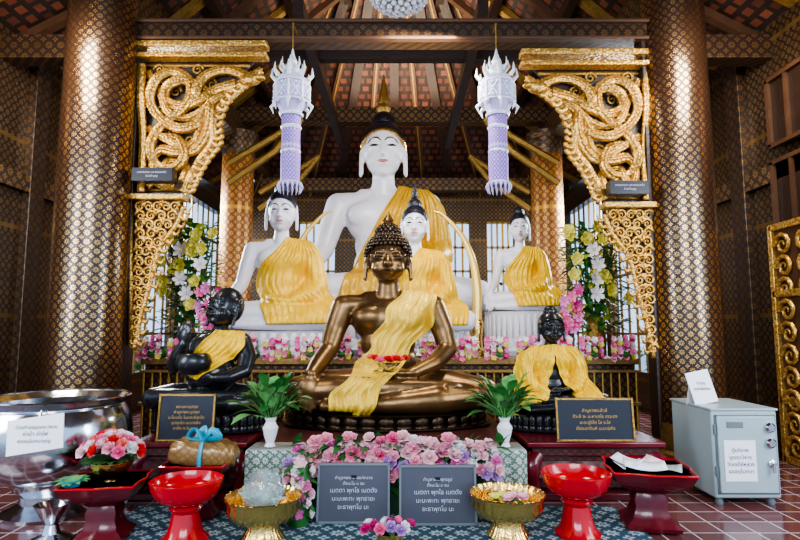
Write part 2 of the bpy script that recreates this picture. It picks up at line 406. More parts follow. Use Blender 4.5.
# ------------------------------------------------------------------ carved brackets
def bracket(sgn, dy, lab):
    f_ = (lambda x: x) if sgn < 0 else (lambda x: 788-x)
    Y = 6.52
    o = P(f_(140), 200, Y)
    t = thing('carved_bracket', lab, 'bracket', o)
    q = lambda x, y, d=0: P(f_(x), y+dy, Y+d)-o
    def poly(pts, d, th):
        mb = MB(); n = len(pts); A = [q(x, y, d) for x, y in pts]; B = [p+Vector((0, th, 0)) for p in A]
        mb.add(A+B, [tuple(range(n)), tuple(reversed(range(n, 2*n)))]+[(i, (i+1) % n, n+(i+1) % n, n+i) for i in range(n)]); return mb
    bp = poly([(136, 58), (256, 60), (228, 88), (208, 112), (200, 148), (182, 196), (136, 196)], .1, .04).build('backing_panel', M['wood'], t, smooth=False)
    rl = MB()
    for i, (x, y) in enumerate(((152, 86), (176, 92), (212, 84), (232, 72), (186, 112), (160, 112), (204, 124), (150, 134), (172, 132), (190, 142), (150, 156), (172, 152), (152, 176), (166, 182), (182, 172), (198, 70), (160, 70))):
        c = q(x, y, .075); d = 1 if i % 2 else -1
        rl.tube([c+Vector((d*.075*(1-k/16)*cos(k*.7), 0, .075*(1-k/16)*sin(k*.7))) for k in range(14)], [.022, .01], 6)
    rl.tube([q(140, 66, .085), q(250, 66, .085)], .02, 6); rl.tube([q(140, 190, .085), q(182, 190, .085)], .02, 6)
    rl.build('scroll_relief', M['golddull'], bp, ang=180)
    poly([(130, 200), (180, 200), (168, 235), (148, 275), (136, 345), (128, 345)], .08, .04).build('backing_panel', M['wood2'], t, smooth=False)
    for y0, h in ((46, 6), (57, 5)):
        a = q(137, y0, 0); b = q(268, y0, 0); hh = h*MPP(50, Y)
        MB().box(((a.x+b.x)/2, 0, a.z), (abs(b.x-a.x), .16, hh)).build('top_rail', M['gold'], t, bevel=.01)
    a = q(128, 198, 0); b = q(186, 198, 0)
    MB().box(((a.x+b.x)/2, 0, a.z), (abs(b.x-a.x), .2, .07)).build('middle_rail', M['gold'], t, bevel=.01)
    S = [
     [(142, 64), (141, 100), (143, 140), (141, 192)],
     [(262, 70), (240, 84), (222, 100), (213, 122), (213, 142), (200, 160), (190, 178), (184, 192)],
     [(250, 78), (228, 70), (206, 76), (196, 92), (204, 108), (196, 124), (178, 128), (160, 118), (150, 100), (156, 80), (174, 72), (190, 82), (188, 102), (174, 116), (158, 130), (150, 148), (158, 166), (174, 168), (184, 156), (178, 140), (164, 138)],
     [(236, 84), (216, 90), (198, 100), (180, 106), (166, 100), (168, 86), (184, 80), (206, 92), (210, 112), (206, 134), (194, 150), (176, 152), (160, 150), (152, 164), (158, 182), (174, 186)],
     [(148, 72), (160, 92), (168, 112), (184, 118), (200, 112), (214, 100), (232, 90)],
     [(148, 128), (164, 138), (182, 146), (196, 140), (200, 122)],
     [(148, 186), (162, 172), (170, 160), (186, 166), (182, 182)]]
    for k, s in enumerate(S):
        pts = cr([q(x, y, (.0 if k < 4 else .03)-(.05*sin(i*2.1+k))) for i, (x, y) in enumerate(s)], 16)
        w = .045 if k < 2 else (.058 if k < 4 else .046)
        MB().tube(pts, [w*(.93+.13*(i % 2)) for i in range(len(pts))], 24, flat=.65, ridge=.14, up=(0, 1, 0)).build('serpent_strand', M['gold'], t, ang=180)
        if k in (2, 3):
            MB().tube([p+Vector((0, -w*.65, 0)) for p in pts], [w*(.2+.2*(i % 3 == 0)) for i in range(len(pts))], 6).build('scale_ridge', M['gold'], t, ang=180)
    edge = cr([q(x, y, -.02) for x, y in S[1]], 3)
    for i in range(2, len(edge)-1):
        p = edge[i]; d = Vector((-sgn, 0, -.35)).normalized()
        MB().tube(cr([p, p+d*.07+Vector((0, 0, -.02)), p+d*.13+Vector((0, 0, .06))], 3), [.035, .03, .004], 6).build('flame_leaf', M['gold'], t)
    h = q(250, 80, -.06)
    hb = MB().ell(h, (.13, .07, .075)); hb.ell(h+Vector((-sgn*.1, -.02, .02)), (.09, .05, .045))
    for i in range(4): hb.tube([h+Vector((sgn*-.02*i, 0, .03)), h+Vector((sgn*-.05*i, 0, .12+.01*i))], [.03, .004], 6)
    hb.build('serpent_head', M['gold'], t)
    fil = MB()
    pts = cr([q(184, 206, 0), q(176, 225, 0), q(159, 250, 0), q(150, 285, 0), q(140, 320, 0), q(134, 350, 0)], 6)
    fil.tube(pts, .03, 8)
    fil.tube([q(131, 204, 0), q(131, 348, 0)], .025, 8)
    rows = [(207, 136, 180, 5), (216, 136, 178, 4), (225, 136, 173, 4), (234, 136, 168, 3), (243, 136, 163, 3), (252, 136, 158, 3), (262, 135, 155, 2), (272, 135, 153, 2), (282, 135, 151, 2), (292, 135, 148, 2), (302, 134, 146, 1), (312, 134, 144, 1), (322, 133, 142, 1), (332, 133, 140, 1), (341, 133, 138, 1)]
    for yy, x0, x1, n in rows:
        for i in range(n):
            cx = x0+(x1-x0)*(i+.5)/n; c = q(cx, yy, 0); R = .064; d = 1 if (i+int(yy)) % 2 else -1
            sp = [c+Vector((d*R*(1-k/16)*cos(k*.75), -.03+.002*k, R*(1-k/16)*sin(k*.75))) for k in range(15)]
            fil.tube(sp, [.019, .009], 6)
            fil.ell(c+Vector((d*.04, -.02, .05)), (.022, .02, .034), 8, 6)
    for i in range(2, len(pts)-1, 2):
        fil.tube([pts[i], pts[i]+Vector((-sgn*.08, 0, -.03)), pts[i]+Vector((-sgn*.11, 0, .05))], [.03, .025, .004], 6)
    fil.build('scroll_filigree', M['gold'], t, ang=180)
    return t
bracket(-1, 0, 'gold carved serpent bracket on the left side of the altar opening')
bracket(1, 8, 'gold carved serpent bracket on the right side of the altar opening')
for x0, x1, y0, y1, w_ in ((132, 173, 168, 181, 'left'), (610, 648, 181, 194, 'right')):
    a = P(x0, y1, 6.3); b = P(x1, y0, 6.3); t = thing('name_plate', 'small black name plate fixed on the %s carved bracket' % w_, 'sign', ((a.x+b.x)/2, 6.3, a.z))
    MB().box((0, .05, (b.z-a.z)/2), (b.x-a.x, .14, b.z-a.z)).build('board', M['signblk'], t, smooth=False)
    text('lettering', ['นายสมชาย และครอบครัว', 'ร่วมทำบุญ'], .034, M['textwh'], t, (0, -.025, (b.z-a.z)/2), w=b.x-a.x-.08)
# ------------------------------------------------------------------ altar tiers
PF = 4.97
struct(MB().box((-.115, (PF+7.15)/2, .225), (2.43, 7.15-PF, .45)).build('trim_190', M['carvedred'], smooth=False, bevel=.01))
struct(MB().box((XC, 9.35, .55), (6.4, 3.9, 1.1)).build('trim_191', M['wallst'], smooth=False, bevel=.01))
struct(MB().box((XC, 7.37, 1.08), (6.44, .1, .08)).build('trim_192', M['golddim'], bevel=.01))
fr = thing('altar_railing', 'low gold lattice railing along the rear altar step', 'railing', (XC, 7.27, 0))
b = MB()
for i in range(60):
    x = -3.15+6.3*i/59; b.tube([(x, 0, 0), (x, 0, .95)], .014, 6)
b.build('spindles', M['golddull'], fr)
b = MB(); b.box((0, 0, .96), (6.4, .05, .035)); b.box((0, 0, .55), (6.4, .04, .04)); b.box((0, 0, .05), (6.4, .06, .08)); b.build('rail', M['golddim'], fr, bevel=.005)
mb = MB(); nx = 120
prof = [(.35, .457), (0, .457), (-.02, .44), (-.03, .35), (-.03, .25), (-.035, .1)]
vs = []; fs = []
for i in range(nx+1):
    x = -1.33+2.42*i/nx
    for k, (y, z) in enumerate(prof):
        zz = z-(.03*abs(sin(i*.45)) if k == 5 else 0); vs.append((x, PF+y+(.012*sin(i*.8)*(k > 2)), zz))
for i in range(nx):
    for k in range(5): a = i*6+k; fs.append((a, a+1, a+7, a+6))
tag(mb.add(vs, fs).build('altar_cloth', M['lace'], solid=.004), 'white lace cloth hanging over the front of the altar platform', 'tablecloth')
tag(MB().box((-.2, 3.9, .008), (4.0, 2.0, .016)).build('carpet', M['carpet'], smooth=False), 'patterned blue green and grey carpet under the offering bowls', 'carpet')
# ------------------------------------------------------------------ statues
def frame(d, n):
    d = Vector(d).normalized(); n = Vector(n); n = (n-d*n.dot(d)).normalized(); s = d.cross(n)
    return d, n, s
def hand(mb, w, d, n, thumb=1, curl=.25, k=1.0):
    d, n, s = frame(d, n); w = Vector(w); T = Matrix((s, d, n)).transposed()
    mb.ell(w+d*.11*k, (.095*k, .13*k, .045*k), T=T)
    for i, L in enumerate((.17, .2, .19, .15)):
        o = (i-1.5)*.056*k*-thumb
        a = w+d*.19*k+s*o; m_ = a+(d*cos(curl)-n*sin(curl))*L*.55*k; e = m_+(d*cos(curl*2.2)-n*sin(curl*2.2))*L*.5*k
        mb.chain([(a, .026*k), (m_, .024*k), (e, .018*k)])
    a = w+d*.06*k+s*.07*k*thumb; mb.chain([(a, .032*k), (a+d*.1*k+s*.06*k*thumb-n*.01, .027*k), (a+d*.19*k+s*.07*k*thumb-n*.03, .02*k)])
def head_prims(mb, HM):
    i0 = len(mb.v)
    mb.ell((0, .01, 1.87), (.212, .235, .265)); mb.ell((0, -.045, 1.74), (.178, .17, .17)); mb.ell((0, -.10, 1.625), (.085, .085, .06))
    mb.cap((0, -.215, 1.87), (0, -.262, 1.765), .018, .034); mb.ell((0, -.235, 1.755), (.05, .03, .022))
    for s in (-1, 1):
        mb.ell((s*.06, -.2, 1.905), (.07, .035, .022)); mb.ell((s*.085, -.17, 1.845), (.055, .045, .035)); mb.ell((s*.1, -.12, 1.72), (.07, .07, .07))
        mb.ell((s*.22, .0, 1.86), (.024, .06, .095)); mb.cap((s*.226, -.01, 1.82), (s*.234, -.02, 1.60), .028, .026)
    mb.ell((0, -.205, 1.685), (.06, .035, .03))
    mb.xf(HM, i0)
def headmat(tilt=0, turn=0, hs=1.0, off=(0, 0, 0), zs=1.0):
    piv = Vector((0, .0, 1.58))
    return Matrix.Translation(piv+Vector(off)) @ Matrix.Rotation(turn, 4, 'Z') @ Matrix.Rotation(tilt, 4, 'X') @ Matrix.Diagonal((hs, hs, hs*zs, 1)) @ Matrix.Translation(-piv)
def make_body(name, arms, HM, voxel=.02, fat=1.0, legs=1.0):
    mb = MB(); g = fat; lg = legs
    mb.ell((0, .05, .27), (.46*g, .36, .27)); mb.ell((0, .04, .55), (.33*g, .25*g, .3)); mb.ell((0, .04, .8), (.32*g, .235*g, .3))
    mb.ell((0, .05, 1.08), (.42*g, .26*g, .32)); mb.ell((-.19, -.08, 1.12), (.2, .13, .16)); mb.ell((.19, -.08, 1.12), (.2, .13, .16))
    mb.cap((-.42, .06, 1.27), (.42, .06, 1.27), .145, .145); mb.cap((-.22, .06, 1.36), (.22, .06, 1.36), .10, .10)
    mb.cap((0, .05, 1.3), HM@Vector((0, .02, 1.62)), .15*g, .12)
    head_prims(mb, HM)
    for s in (-1, 1):
        mb.chain([((s*.25, .02, .25), .24), ((s*.65, -.15, .23), .22*g*lg), ((s*.98, -.28, .2), .175*g*lg)])
    mb.chain([((.98, -.3, .17), .16), ((.5, -.52, .15), .145*lg), ((0, -.62, .12), .11), ((-.3, -.6, .1), .08)])
    mb.chain([((-.98, -.3, .21), .165), ((-.5, -.46, .26), .15*lg), ((0, -.52, .29), .12), ((.3, -.5, .3), .085)])
    mb.chain([((.3, -.5, .3), .085), ((.5, -.48, .3), .075), ((.68, -.46, .3), .06)]); mb.chain([((-.3, -.6, .1), .08), ((-.62, -.6, .09), .06)])
    for i in range(5): mb.cap((.62, -.42-.035*i, .31), (.76-.015*i, -.41-.035*i, .31), .024, .02)
    if arms == 'earth':
        mb.chain([((-.49, .06, 1.26), .155*g), ((-.58, .02, .98), .13*g), ((-.64, -.06, .72), .11*g), ((-.72, -.28, .56), .10*g), ((-.77, -.46, .45), .07)])
        hand(mb, (-.775, -.48, .43), (-.05, -.2, -1), (0, -1, .2), thumb=1, curl=.1, k=1.1)
        mb.chain([((.49, .06, 1.26), .155*g), ((.6, .04, .98), .13*g), ((.66, .0, .72), .11*g), ((.5, -.28, .56), .10*g), ((.27, -.46, .46), .07)])
        hand(mb, (.26, -.47, .455), (-1, -.1, -.02), (0, .15, 1), thumb=1, curl=-.12)
    elif arms == 'bowl':
        mb.ell((0, -.14, .66), (.46, .40, .38)); mb.ell((0, .02, 1.1), (.5, .34, .32))
        mb.chain([((-.46, .02, 1.22), .19), ((-.6, -.12, .98), .165), ((-.62, -.28, .8), .135), ((-.46, -.48, 1.0), .11), ((-.34, -.56, 1.2), .08)])
        hand(mb, (-.335, -.57, 1.22), (.15, -.1, 1), (-.2, -1, .1), thumb=-1, curl=.3, k=1.1)
        mb.chain([((.46, .02, 1.22), .19), ((.6, -.06, .96), .165), ((.6, -.2, .72), .14), ((.42, -.46, .62), .115), ((.25, -.6, .62), .085)])
        hand(mb, (.24, -.61, .62), (-1, -.15, .0), (0, -.9, -.2), thumb=-1, curl=.2, k=1.1)
    else:
        mb.chain([((-.46, .06, 1.25), .165), ((-.56, .0, .98), .145), ((-.58, -.05, .72), .12), ((-.42, -.3, .52), .10), ((-.25, -.5, .46), .068)])
        hand(mb, (-.24, -.5, .47), (1, -.1, 0), (0, .15, 1), thumb=-1, curl=-.12)
        mb.chain([((.46, .06, 1.25), .165), ((.56, .0, .98), .145), ((.58, -.05, .72), .12), ((.42, -.28, .54), .10), ((.27, -.46, .5), .068)])
        hand(mb, (.26, -.47, .52), (-1, -.1, -.02), (0, .15, 1), thumb=1, curl=-.12)
    me = bpy.data.meshes.new('tmp'); me.from_pydata(mb.v, [], mb.f)
    o = bpy.data.objects.new('tmp', me); C.objects.link(o)
    r = o.modifiers.new('r', 'REMESH'); r.mode = 'VOXEL'; r.voxel_size = voxel
    s = o.modifiers.new('s', 'SMOOTH'); s.factor = .5; s.iterations = 3
    dg = bpy.context.evaluated_depsgraph_get(); m2 = bpy.data.meshes.new_from_object(o.evaluated_get(dg))
    bpy.data.objects.remove(o); m2.name = name
    m2.polygons.foreach_set('use_smooth', [True]*len(m2.polygons))
    bv = BVHTree.FromPolygons([v.co.copy() for v in m2.vertices], [tuple(p.vertices) for p in m2.polygons])
    return m2, bv, HM
def on_face(bv, HM, x, z, off):
    R = HM.to_3x3().normalized(); o = HM @ Vector((x, -1.0, z)); d = R @ Vector((0, 1, 0))
    h = bv.ray_cast(o, d)[0]
    return (h if h else HM @ Vector((x, -.2, z)))-d*off
def face_parts(root, bv, HM, mbrow, meye, mlip):
    for s in (-1, 1):
        MB().tube([on_face(bv, HM, s*x, z, .003) for x, z in ((.02, 1.892), (.05, 1.918), (.09, 1.926), (.13, 1.912), (.16, 1.885))], [.007, .010, .010, .008, .004], 6).build('eyebrow', mbrow, root)
        vs = []; n = 9
        for i in range(n):
            t = i/(n-1); x = .035+.11*t; h = .014*sin(pi*t); zc = 1.846+.006*t
            vs += [on_face(bv, HM, s*x, zc+h, .004), on_face(bv, HM, s*x, zc, .008), on_face(bv, HM, s*x, zc-h*.7, .004)]
        fs = []
        for i in range(n-1): a = i*3; fs += [(a, a+1, a+4, a+3), (a+1, a+2, a+5, a+4)]
        MB().add(vs, fs).build('eye', meye, root)
    l = MB().tube([on_face(bv, HM, x, z, .001) for x, z in ((-.055, 1.697), (-.025, 1.701), (0, 1.698), (.025, 1.701), (.055, 1.697))], [.003, .008, .007, .008, .003], 8)
    l.tube([on_face(bv, HM, x, z, .001) for x, z in ((-.048, 1.692), (-.025, 1.685), (0, 1.682), (.025, 1.685), (.048, 1.692))], [.003, .008, .011, .008, .003], 8)
    l.build('lips', mlip, root)
hairline = lambda x, y: 1.975+(.035*(1-(x/.15)**2) if abs(x) < .15 else 0)-(.27*max(0, min(1, (y+.16)/.3)))
def hair_mesh(HM, curls, finial):
    mb = MB()
    e = MB().ell((0, .022, 1.90), (.232, .25, .268), 40, 28)
    keep = {i for i, v in enumerate(e.v) if v[2] > hairline(v[0], v[1])}
    fk = [f for f in e.f if any(i in keep for i in f)]
    idx = {}; vs = []
    for f in fk:
        for i in f:
            if i not in idx:
                idx[i] = len(vs); v = e.v[i]
                vs.append(v if i in keep else (v[0], v[1], hairline(v[0], v[1])))
    mb.add(vs, [tuple(idx[i] for i in f) for f in fk])
    mb.ell((0, .03, 2.15), (.125, .13, .12))
    if curls:
        for i in range(16):
            z = 1.68+i*.04
            for j in range(30):
                a = 2*pi*(j+.5*(i % 2))/30
                q = 1-((z-1.9)/.27)**2
                if q <= 0.02: continue
                x = .236*sqrt(q)*cos(a); y = .022+.255*sqrt(q)*sin(a)
                if z < 1.97-(.27*max(0, min(1, (y+.16)/.3))): continue
                mb.ell((x, y, z), .022, 8, 5)
        for i in range(7):
            z = 2.08+.033*i; q = 1-((z-2.15)/.13)**2
            if q <= .02: continue
            for j in range(16):
                a = 2*pi*(j+.5*(i % 2))/16; mb.ell((.13*sqrt(q)*cos(a), .03+.135*sqrt(q)*sin(a), z), .02, 8, 5)
    mb.xf(HM)
    fm = None
    if finial:
        k = finial/.42
        fm = MB().lathe([(r_*.75, 2.25+(z_-2.27)*k) for r_, z_ in ((.05, 2.27), (.08, 2.3), (.09, 2.33), (.05, 2.37), (.07, 2.42), (.055, 2.48), (.03, 2.57), (.012, 2.65), (.001, 2.7))], 16, c=(0, .03, 0), lobe=lambda a, z: 1+.15*cos(6*a))
        fm.xf(HM)
    return mb, fm
def resample(pl, n):
    p = cr([Vector((x, z, 0)) for x, z in pl], 10); L = [0]
    for a, b in zip(p, p[1:]): L.append(L[-1]+(b-a).length)
    out = []
    for i in range(n):
        t = L[-1]*i/(n-1); k = 0
        while k < len(p)-2 and L[k+1] < t: k += 1
        d = L[k+1]-L[k]; out.append(p[k].lerp(p[k+1], (t-L[k])/d if d else 0))
    return out
def drape(name, bv, Lp, Rp, m, parent, nv=60, nu=60, off=.02, amp=.010, nf=9, seed=0, smooth=6, wob=0, crump=.4):
    A = resample(Lp, nv); B = resample(Rp, nv); Y = [[None]*nu for _ in range(nv)]; X = [[None]*nu for _ in range(nv)]
    for i in range(nv):
        for j in range(nu):
            u = j/(nu-1); p = A[i].lerp(B[i], u)
            if wob: p = p+Vector((wob*sin(i*.5+seed)*(1-u)+wob*sin(i*.37+2+seed)*u, 0, 0))
            X[i][j] = p
            h = bv.ray_cast(Vector((p.x, -3, p.y)), Vector((0, 1, 0)))[0]
            if h: Y[i][j] = min(h.y, .12)-off
    H = [r[:] for r in Y]
    for it in range(60):
        N_ = [r[:] for r in Y]; ch = False
        for i in range(nv):
            for j in range(nu):
                if Y[i][j] is None:
                    q = [Y[a][b] for a, b in ((i-1, j), (i+1, j), (i, j-1), (i, j+1)) if 0 <= a < nv and 0 <= b < nu and Y[a][b] is not None]
                    if q: N_[i][j] = sum(q)/len(q)+.025; ch = True
        Y = N_
        if not ch: break
    for it in range(smooth):
        N_ = [r[:] for r in Y]
        for i in range(nv):
            for j in range(nu):
                q = [Y[a][b] for a, b in ((i-1, j), (i+1, j), (i, j-1), (i, j+1)) if 0 <= a < nv and 0 <= b < nu]
                N_[i][j] = (Y[i][j]+sum(q))/(len(q)+1)
                if H[i][j] is not None: N_[i][j] = min(N_[i][j], H[i][j])
        Y = N_
    vs = []; fs = []
    for i in range(nv):
        for j in range(nu):
            u = j/(nu-1); v = i/(nv-1)
            w = sin(u*nf*2*pi+2.5*sin(v*3+seed)+2.0*crump*sin(v*11+seed)+seed)
            g = amp*(1+w+.4*sin(u*nf*9+v*5)+crump*sin(v*23+u*6+2*sin(u*9+seed)))
            vs.append((X[i][j].x, Y[i][j]-g, X[i][j].y))
    for i in range(nv-1):
        for j in range(nu-1):
            a = i*nu+j; fs.append((a, a+1, a+nu+1, a+nu))
    return MB().add(vs, fs).build(name, m, parent, ang=180, solid=.012)
BB = make_body('seated_bronze_body', 'earth', headmat(hs=1.08), fat=.97, legs=1.14)
BG = make_body('tall_seated_body', 'earth', headmat(hs=1.06, zs=1.1), fat=.98)
BW = make_body('seated_body_white', 'earth', headmat(hs=1.14))
BU = make_body('seated_monk_body', 'bowl', headmat(tilt=radians(-18), turn=radians(-25), hs=1.4, off=(.08, -.02, -.06)), fat=1.12)
BM = make_body('seated_figure_body', 'lap', headmat(hs=1.2, off=(0, 0, -.05)), fat=1.08)
def lotus(root, w, d, h, m, z0=0, n=36):
    MB().lathe([(.93, z0), (1, z0+h*.12), (.9, z0+h*.3), (.82, z0+h*.5), (.9, z0+h*.8), (.96, z0+h)], 64, sx=w, sy=d).build('pedestal', m, root, loc=(0, -.15, 0))
    L = MB()
    for j in range(n):
        a = 2*pi*j/n; L.ell((.93*w*cos(a), .93*d*sin(a)-.15, z0+h*.62), (.03, .075, h*.34), 8, 6, T=Matrix.Rotation(a, 3, 'Z'))
        L.ell((.93*w*cos(a), .93*d*sin(a)-.15, z0+h*.24), (.035, .075, h*.2), 8, 6, T=Matrix.Rotation(a, 3, 'Z'))
    L.build('lotus_petals', m, root)
def statue(label, loc, s, rz, B, mb_, mhair, mface, lotus_m=None, lw=1.12, ld=.62, lh=.2, curls=False, finial=0, mfin=None, name='buddha_statue', hair=True, band=None):
    t = thing(name, label, 'statue', loc, rz, s=s)
    me, bv, HM = B
    bo = link('body', me, mb_, t, loc=(0, 0, lh))
    face_parts(bo, bv, HM, *mface)
    if hair:
        h, fm = hair_mesh(HM, curls, finial); ho = h.build('hair', mhair, t, loc=(0, 0, lh), ang=60)
        if fm: fm.build('flame_finial', mfin or mhair, ho)
        if band:
            pts = []
            for i in range(25):
                a = pi+pi*i/24; x = .232*cos(a)*.93; y = .022+.25*sin(a)*.93
                z = hairline(x, y)
                q = 1-((z-1.9)/.268)**2; pts.append(HM@Vector((.236*sqrt(max(q, .1))*cos(a), .022+.256*sqrt(max(q, .1))*sin(a), z)))
            MB().tube(pts, [.02 if i % 2 else .014 for i in range(25)], 8).build('headband', band, ho)
    if lotus_m: lotus(t, lw, ld, lh, lotus_m)
    return t, bv
def robe(t, bv, L, R, m, lh, name='robe', **k):
    o = drape(name, bv, L, R, m, t, **k); o.location.z = lh; return o
WL = [(.12, 1.47), (-.1, 1.22), (-.36, .95), (-.42, .7), (-.25, .42), (-.1, .1)]
WR = [(.50, 1.42), (.68, 1.2), (.78, .85), (.84, .6), (1.0, .42), (.98, .12)]
bz = .45
t, bv = statue('large bronze seated buddha with curled hair, in the front centre behind the roses', (P(388, 300, 6.6).x, 6.6, bz), (1.06, 1.0, .92), 0, BB, M['bronze'], M['bronzedk'], (M['bronzedk'],)*3, M['bronzedk'], 1.1, .66, .17, True, .18, M['bronze'])
robe(t, bv, [(.16, 1.48), (-.02, 1.15), (-.20, .75), (-.40, .42), (-.56, .18), (-.62, -.1)], [(.52, 1.42), (.52, 1.1), (.28, .76), (.06, .42), (-.10, .2), (-.18, -.12)], M['sheer'], .17, nf=6, amp=.011, wob=.028, crump=1.3)
wf = (M['ink'], M['ink'], M['lips'])
t, bv = statue('tallest white buddha statue with pointed finial, at the back centre', (P(383, 300, 9.9).x, 9.9, 1.1), (1.64, 1.57, 1.56), 0, BG, M['white'], M['hair'], wf, M['white'], .98, .6, .42, False, .42, M['golddull'], band=M['goldsmooth'])
robe(t, bv, [(.18, 1.47), (.08, 1.28), (-.08, .98), (-.22, .72), (-.34, .45), (-.42, .1)], [(.50, 1.42), (.66, 1.2), (.74, .75), (.72, .45), (.66, .1)], M['brocade'], .42, nf=11, amp=.011)
t, bv = statue('white buddha in gold robe at left, beside the left flower bouquet', (P(280, 300, 8.5).x, 8.5, 1.1), (.89, .85, .97), radians(4), BW, M['white'], M['hair'], wf, M['white'], 1.02, .58, .375, False, .0)
robe(t, bv, WL, WR, M['robe'], .375, nf=12, amp=.013, seed=2)
t, bv = statue('white buddha in gold robe peeking out behind the bronze statue', (P(415, 300, 8.2).x, 8.2, 1.1), (.76, .76, .84), radians(-4), BW, M['white'], M['hair'], wf, M['white'], 1.0, .55, .42, False, .26, M['hair'])
robe(t, bv, WL, WR, M['robe'], .42, nf=12, amp=.013, seed=3)
t, bv = statue('smallest white buddha in gold robe at right, beside the right flower bouquet', (P(521, 300, 8.8).x, 8.8, 1.1), (.60, .66, .71), radians(-10), BW, M['white'], M['hair'], wf, M['white'], 1.0, .6, .93, False, .0)
robe(t, bv, WL, WR, M['robe2'], .93, nf=10, amp=.014, seed=5)
bf = (M['black'],)*3
t, bv = statue('black monk statue with yellow sash gazing upward, on the left carved table', (P(214, 400, 5.80).x, 5.80, .5), (.58, .54, .545), radians(-6), BU, M['black'], M['black'], bf, M['black'], 1.05, .62, .36, name='monk_statue', hair=False)
robe(t, bv, [(.06, 1.46), (-.1, 1.26), (-.3, 1.0), (-.42, .78)], [(.54, 1.42), (.60, 1.15), (.34, .88), (-.02, .58)], M['robe2'], .36, nf=7, amp=.017)
MB().lathe([(.02, 0), (.16, .02), (.27, .12), (.3, .24), (.26, .35), (.23, .38), (.21, .36), (.22, .3)], 28, c=(-.1, -.66, .36+.66)).build('alms_bowl', M['black'], t)
t, bv = statue('small black statue wearing a yellow cape, on the right carved table', (P(553, 400, 5.80).x, 5.80, .5), (.48, .46, .45), radians(3), BM, M['black'], M['black'], bf, M['black'], 1.05, .62, .40, False, .0, name='seated_statue')
for s in (-1, 1):
    robe(t, bv, [(s*-.04, 1.48), (s*.0, 1.2), (s*.08, .85), (s*.32, .3)], [(s*.50, 1.42), (s*.74, 1.15), (s*.82, .7), (s*.98, .15)], M['robe2'], .40, name='cape', nf=6, amp=.022, seed=s, off=.02+.012*(s > 0), wob=.012)
for s, lab in ((-1, 'gilded elephant tusk curving up at the left of the tallest statue'), (1, 'gilded elephant tusk curving up at the right of the tallest statue')):
    f_ = (lambda x: x) if s > 0 else (lambda x: 766-x)
    YT = 8.45 if s > 0 else 9.1
    o = P(f_(477), 340, YT); o.z = 1.1; t = thing('elephant_tusk', lab, 'tusk', o)
    pts = cr([P(f_(x), y, YT)-o for x, y in ((476, 325), (477, 292), (473, 262), (462, 236), (444, 216), (434, 211))], 8)
    MB().tube(pts, [.085, .012], 14).build('tusk', M['ivory'], t)
    z = pts[0].z
    MB().lathe([(.14, 0), (.14, .08), (.1, .12), (.09, z*.6), (.12, z), (.1, z+.08)], 20, c=(pts[0].x, 0, 0)).build('holder', M['goldsmooth'], t)
# ------------------------------------------------------------------ flowers
def petal(mb, a, r0, r1, z0, z1, w, curlo=0, n=4, pt=0):
    vs = []
    for i in range(n+1):
        t = i/n; rad = r0+(r1-r0)*sin(t*pi/2)+curlo*t*t; z = z0+(z1-z0)*t-curlo*.4*t**4
        ww = w*(sin(pi*min(.98, .18+t*(.62 if not pt else .82))))
        for j in (-1, -.5, 0, .5, 1):
            vs.append(((rad*(1-.12*abs(j)))*cos(a+ww*j), (rad*(1-.12*abs(j)))*sin(a+ww*j), z))
    fs = []
    for i in range(n):
        for j in range(4): q = i*5+j; fs.append((q, q+1, q+6, q+5))
    mb.add(vs, fs)
def rose_mesh():
    mb = MB(); mb.ell((0, 0, .25), (.2, .2, .4), 8, 6)
    for n, r0, r1, z0, z1, w, c, ph in ((3, .1, .25, 0, .75, 1.1, .0, 0), (4, .12, .42, -.1, .68, .9, .05, .5), (5, .15, .62, -.25, .55, .8, .15, .2), (6, .15, .8, -.35, .3, .65, .25, .7)):
        for k in range(n): petal(mb, ph+2*pi*k/n, r0, r1, z0, z1, w, c)
    return mb.mesh('rose_bloom', True, 60)
def lily_mesh():
    mb = MB()
    for k in range(6): petal(mb, 2*pi*k/6, .05, .9, -.2, .3+.1*(k % 2), .5, .15, 5, 1)
    for k in range(5): mb.tube([(0, 0, -.1), (.12*cos(k*1.25), .12*sin(k*1.25), .4)], .02, 5)
    return mb.mesh('lily_bloom', True, 60)
def small_mesh():
    mb = MB(); mb.ell((0, 0, .1), (.18, .18, .15), 8, 5)
    for L_ in range(2):
        for k in range(5): petal(mb, 2*pi*k/5+L_*.6, .08, .9-.25*L_, -.1, .25+.25*L_, .62, .1, 3)
    return mb.mesh('small_bloom', True, 60)
ROSE, LILY, SMALL = rose_mesh(), lily_mesh(), small_mesh()
for m_ in (ROSE, LILY, SMALL): m_.materials.append(M['pink'])
def leaf(mb, base, d, L, W, droop=.3, up=(0, 0, 1)):
    d = Vector(d).normalized(); s = d.cross(Vector(up))
    if s.length < .05: s = Vector((1, 0, 0))
    s.normalize(); n = s.cross(d); vs = []; N_ = 7
    for i in range(N_+1):
        t = i/N_; c = Vector(base)+d*L*t-Vector((0, 0, 1))*droop*L*t*t; w = W*sin(pi*(t**.8))*.5+.002
        vs += [c-s*w+n*w*.25, c, c+s*w+n*w*.25]
    fs = []
    for i in range(N_): a = i*3; fs += [(a, a+1, a+4, a+3), (a+1, a+2, a+5, a+4)]
    mb.add(vs, fs)
def bloom(me, m, parent, loc, r, face=(0, -1, .6), name='rose'):
    f = Vector(face)+Vector((random.uniform(-.4, .4), random.uniform(-.2, .2), random.uniform(-.3, .3)))
    q = f.to_track_quat('Z', 'Y').to_euler(); q.rotate_axis('Z', random.uniform(0, 6))
    return link(name, me, m, parent, loc, q, scale=r)
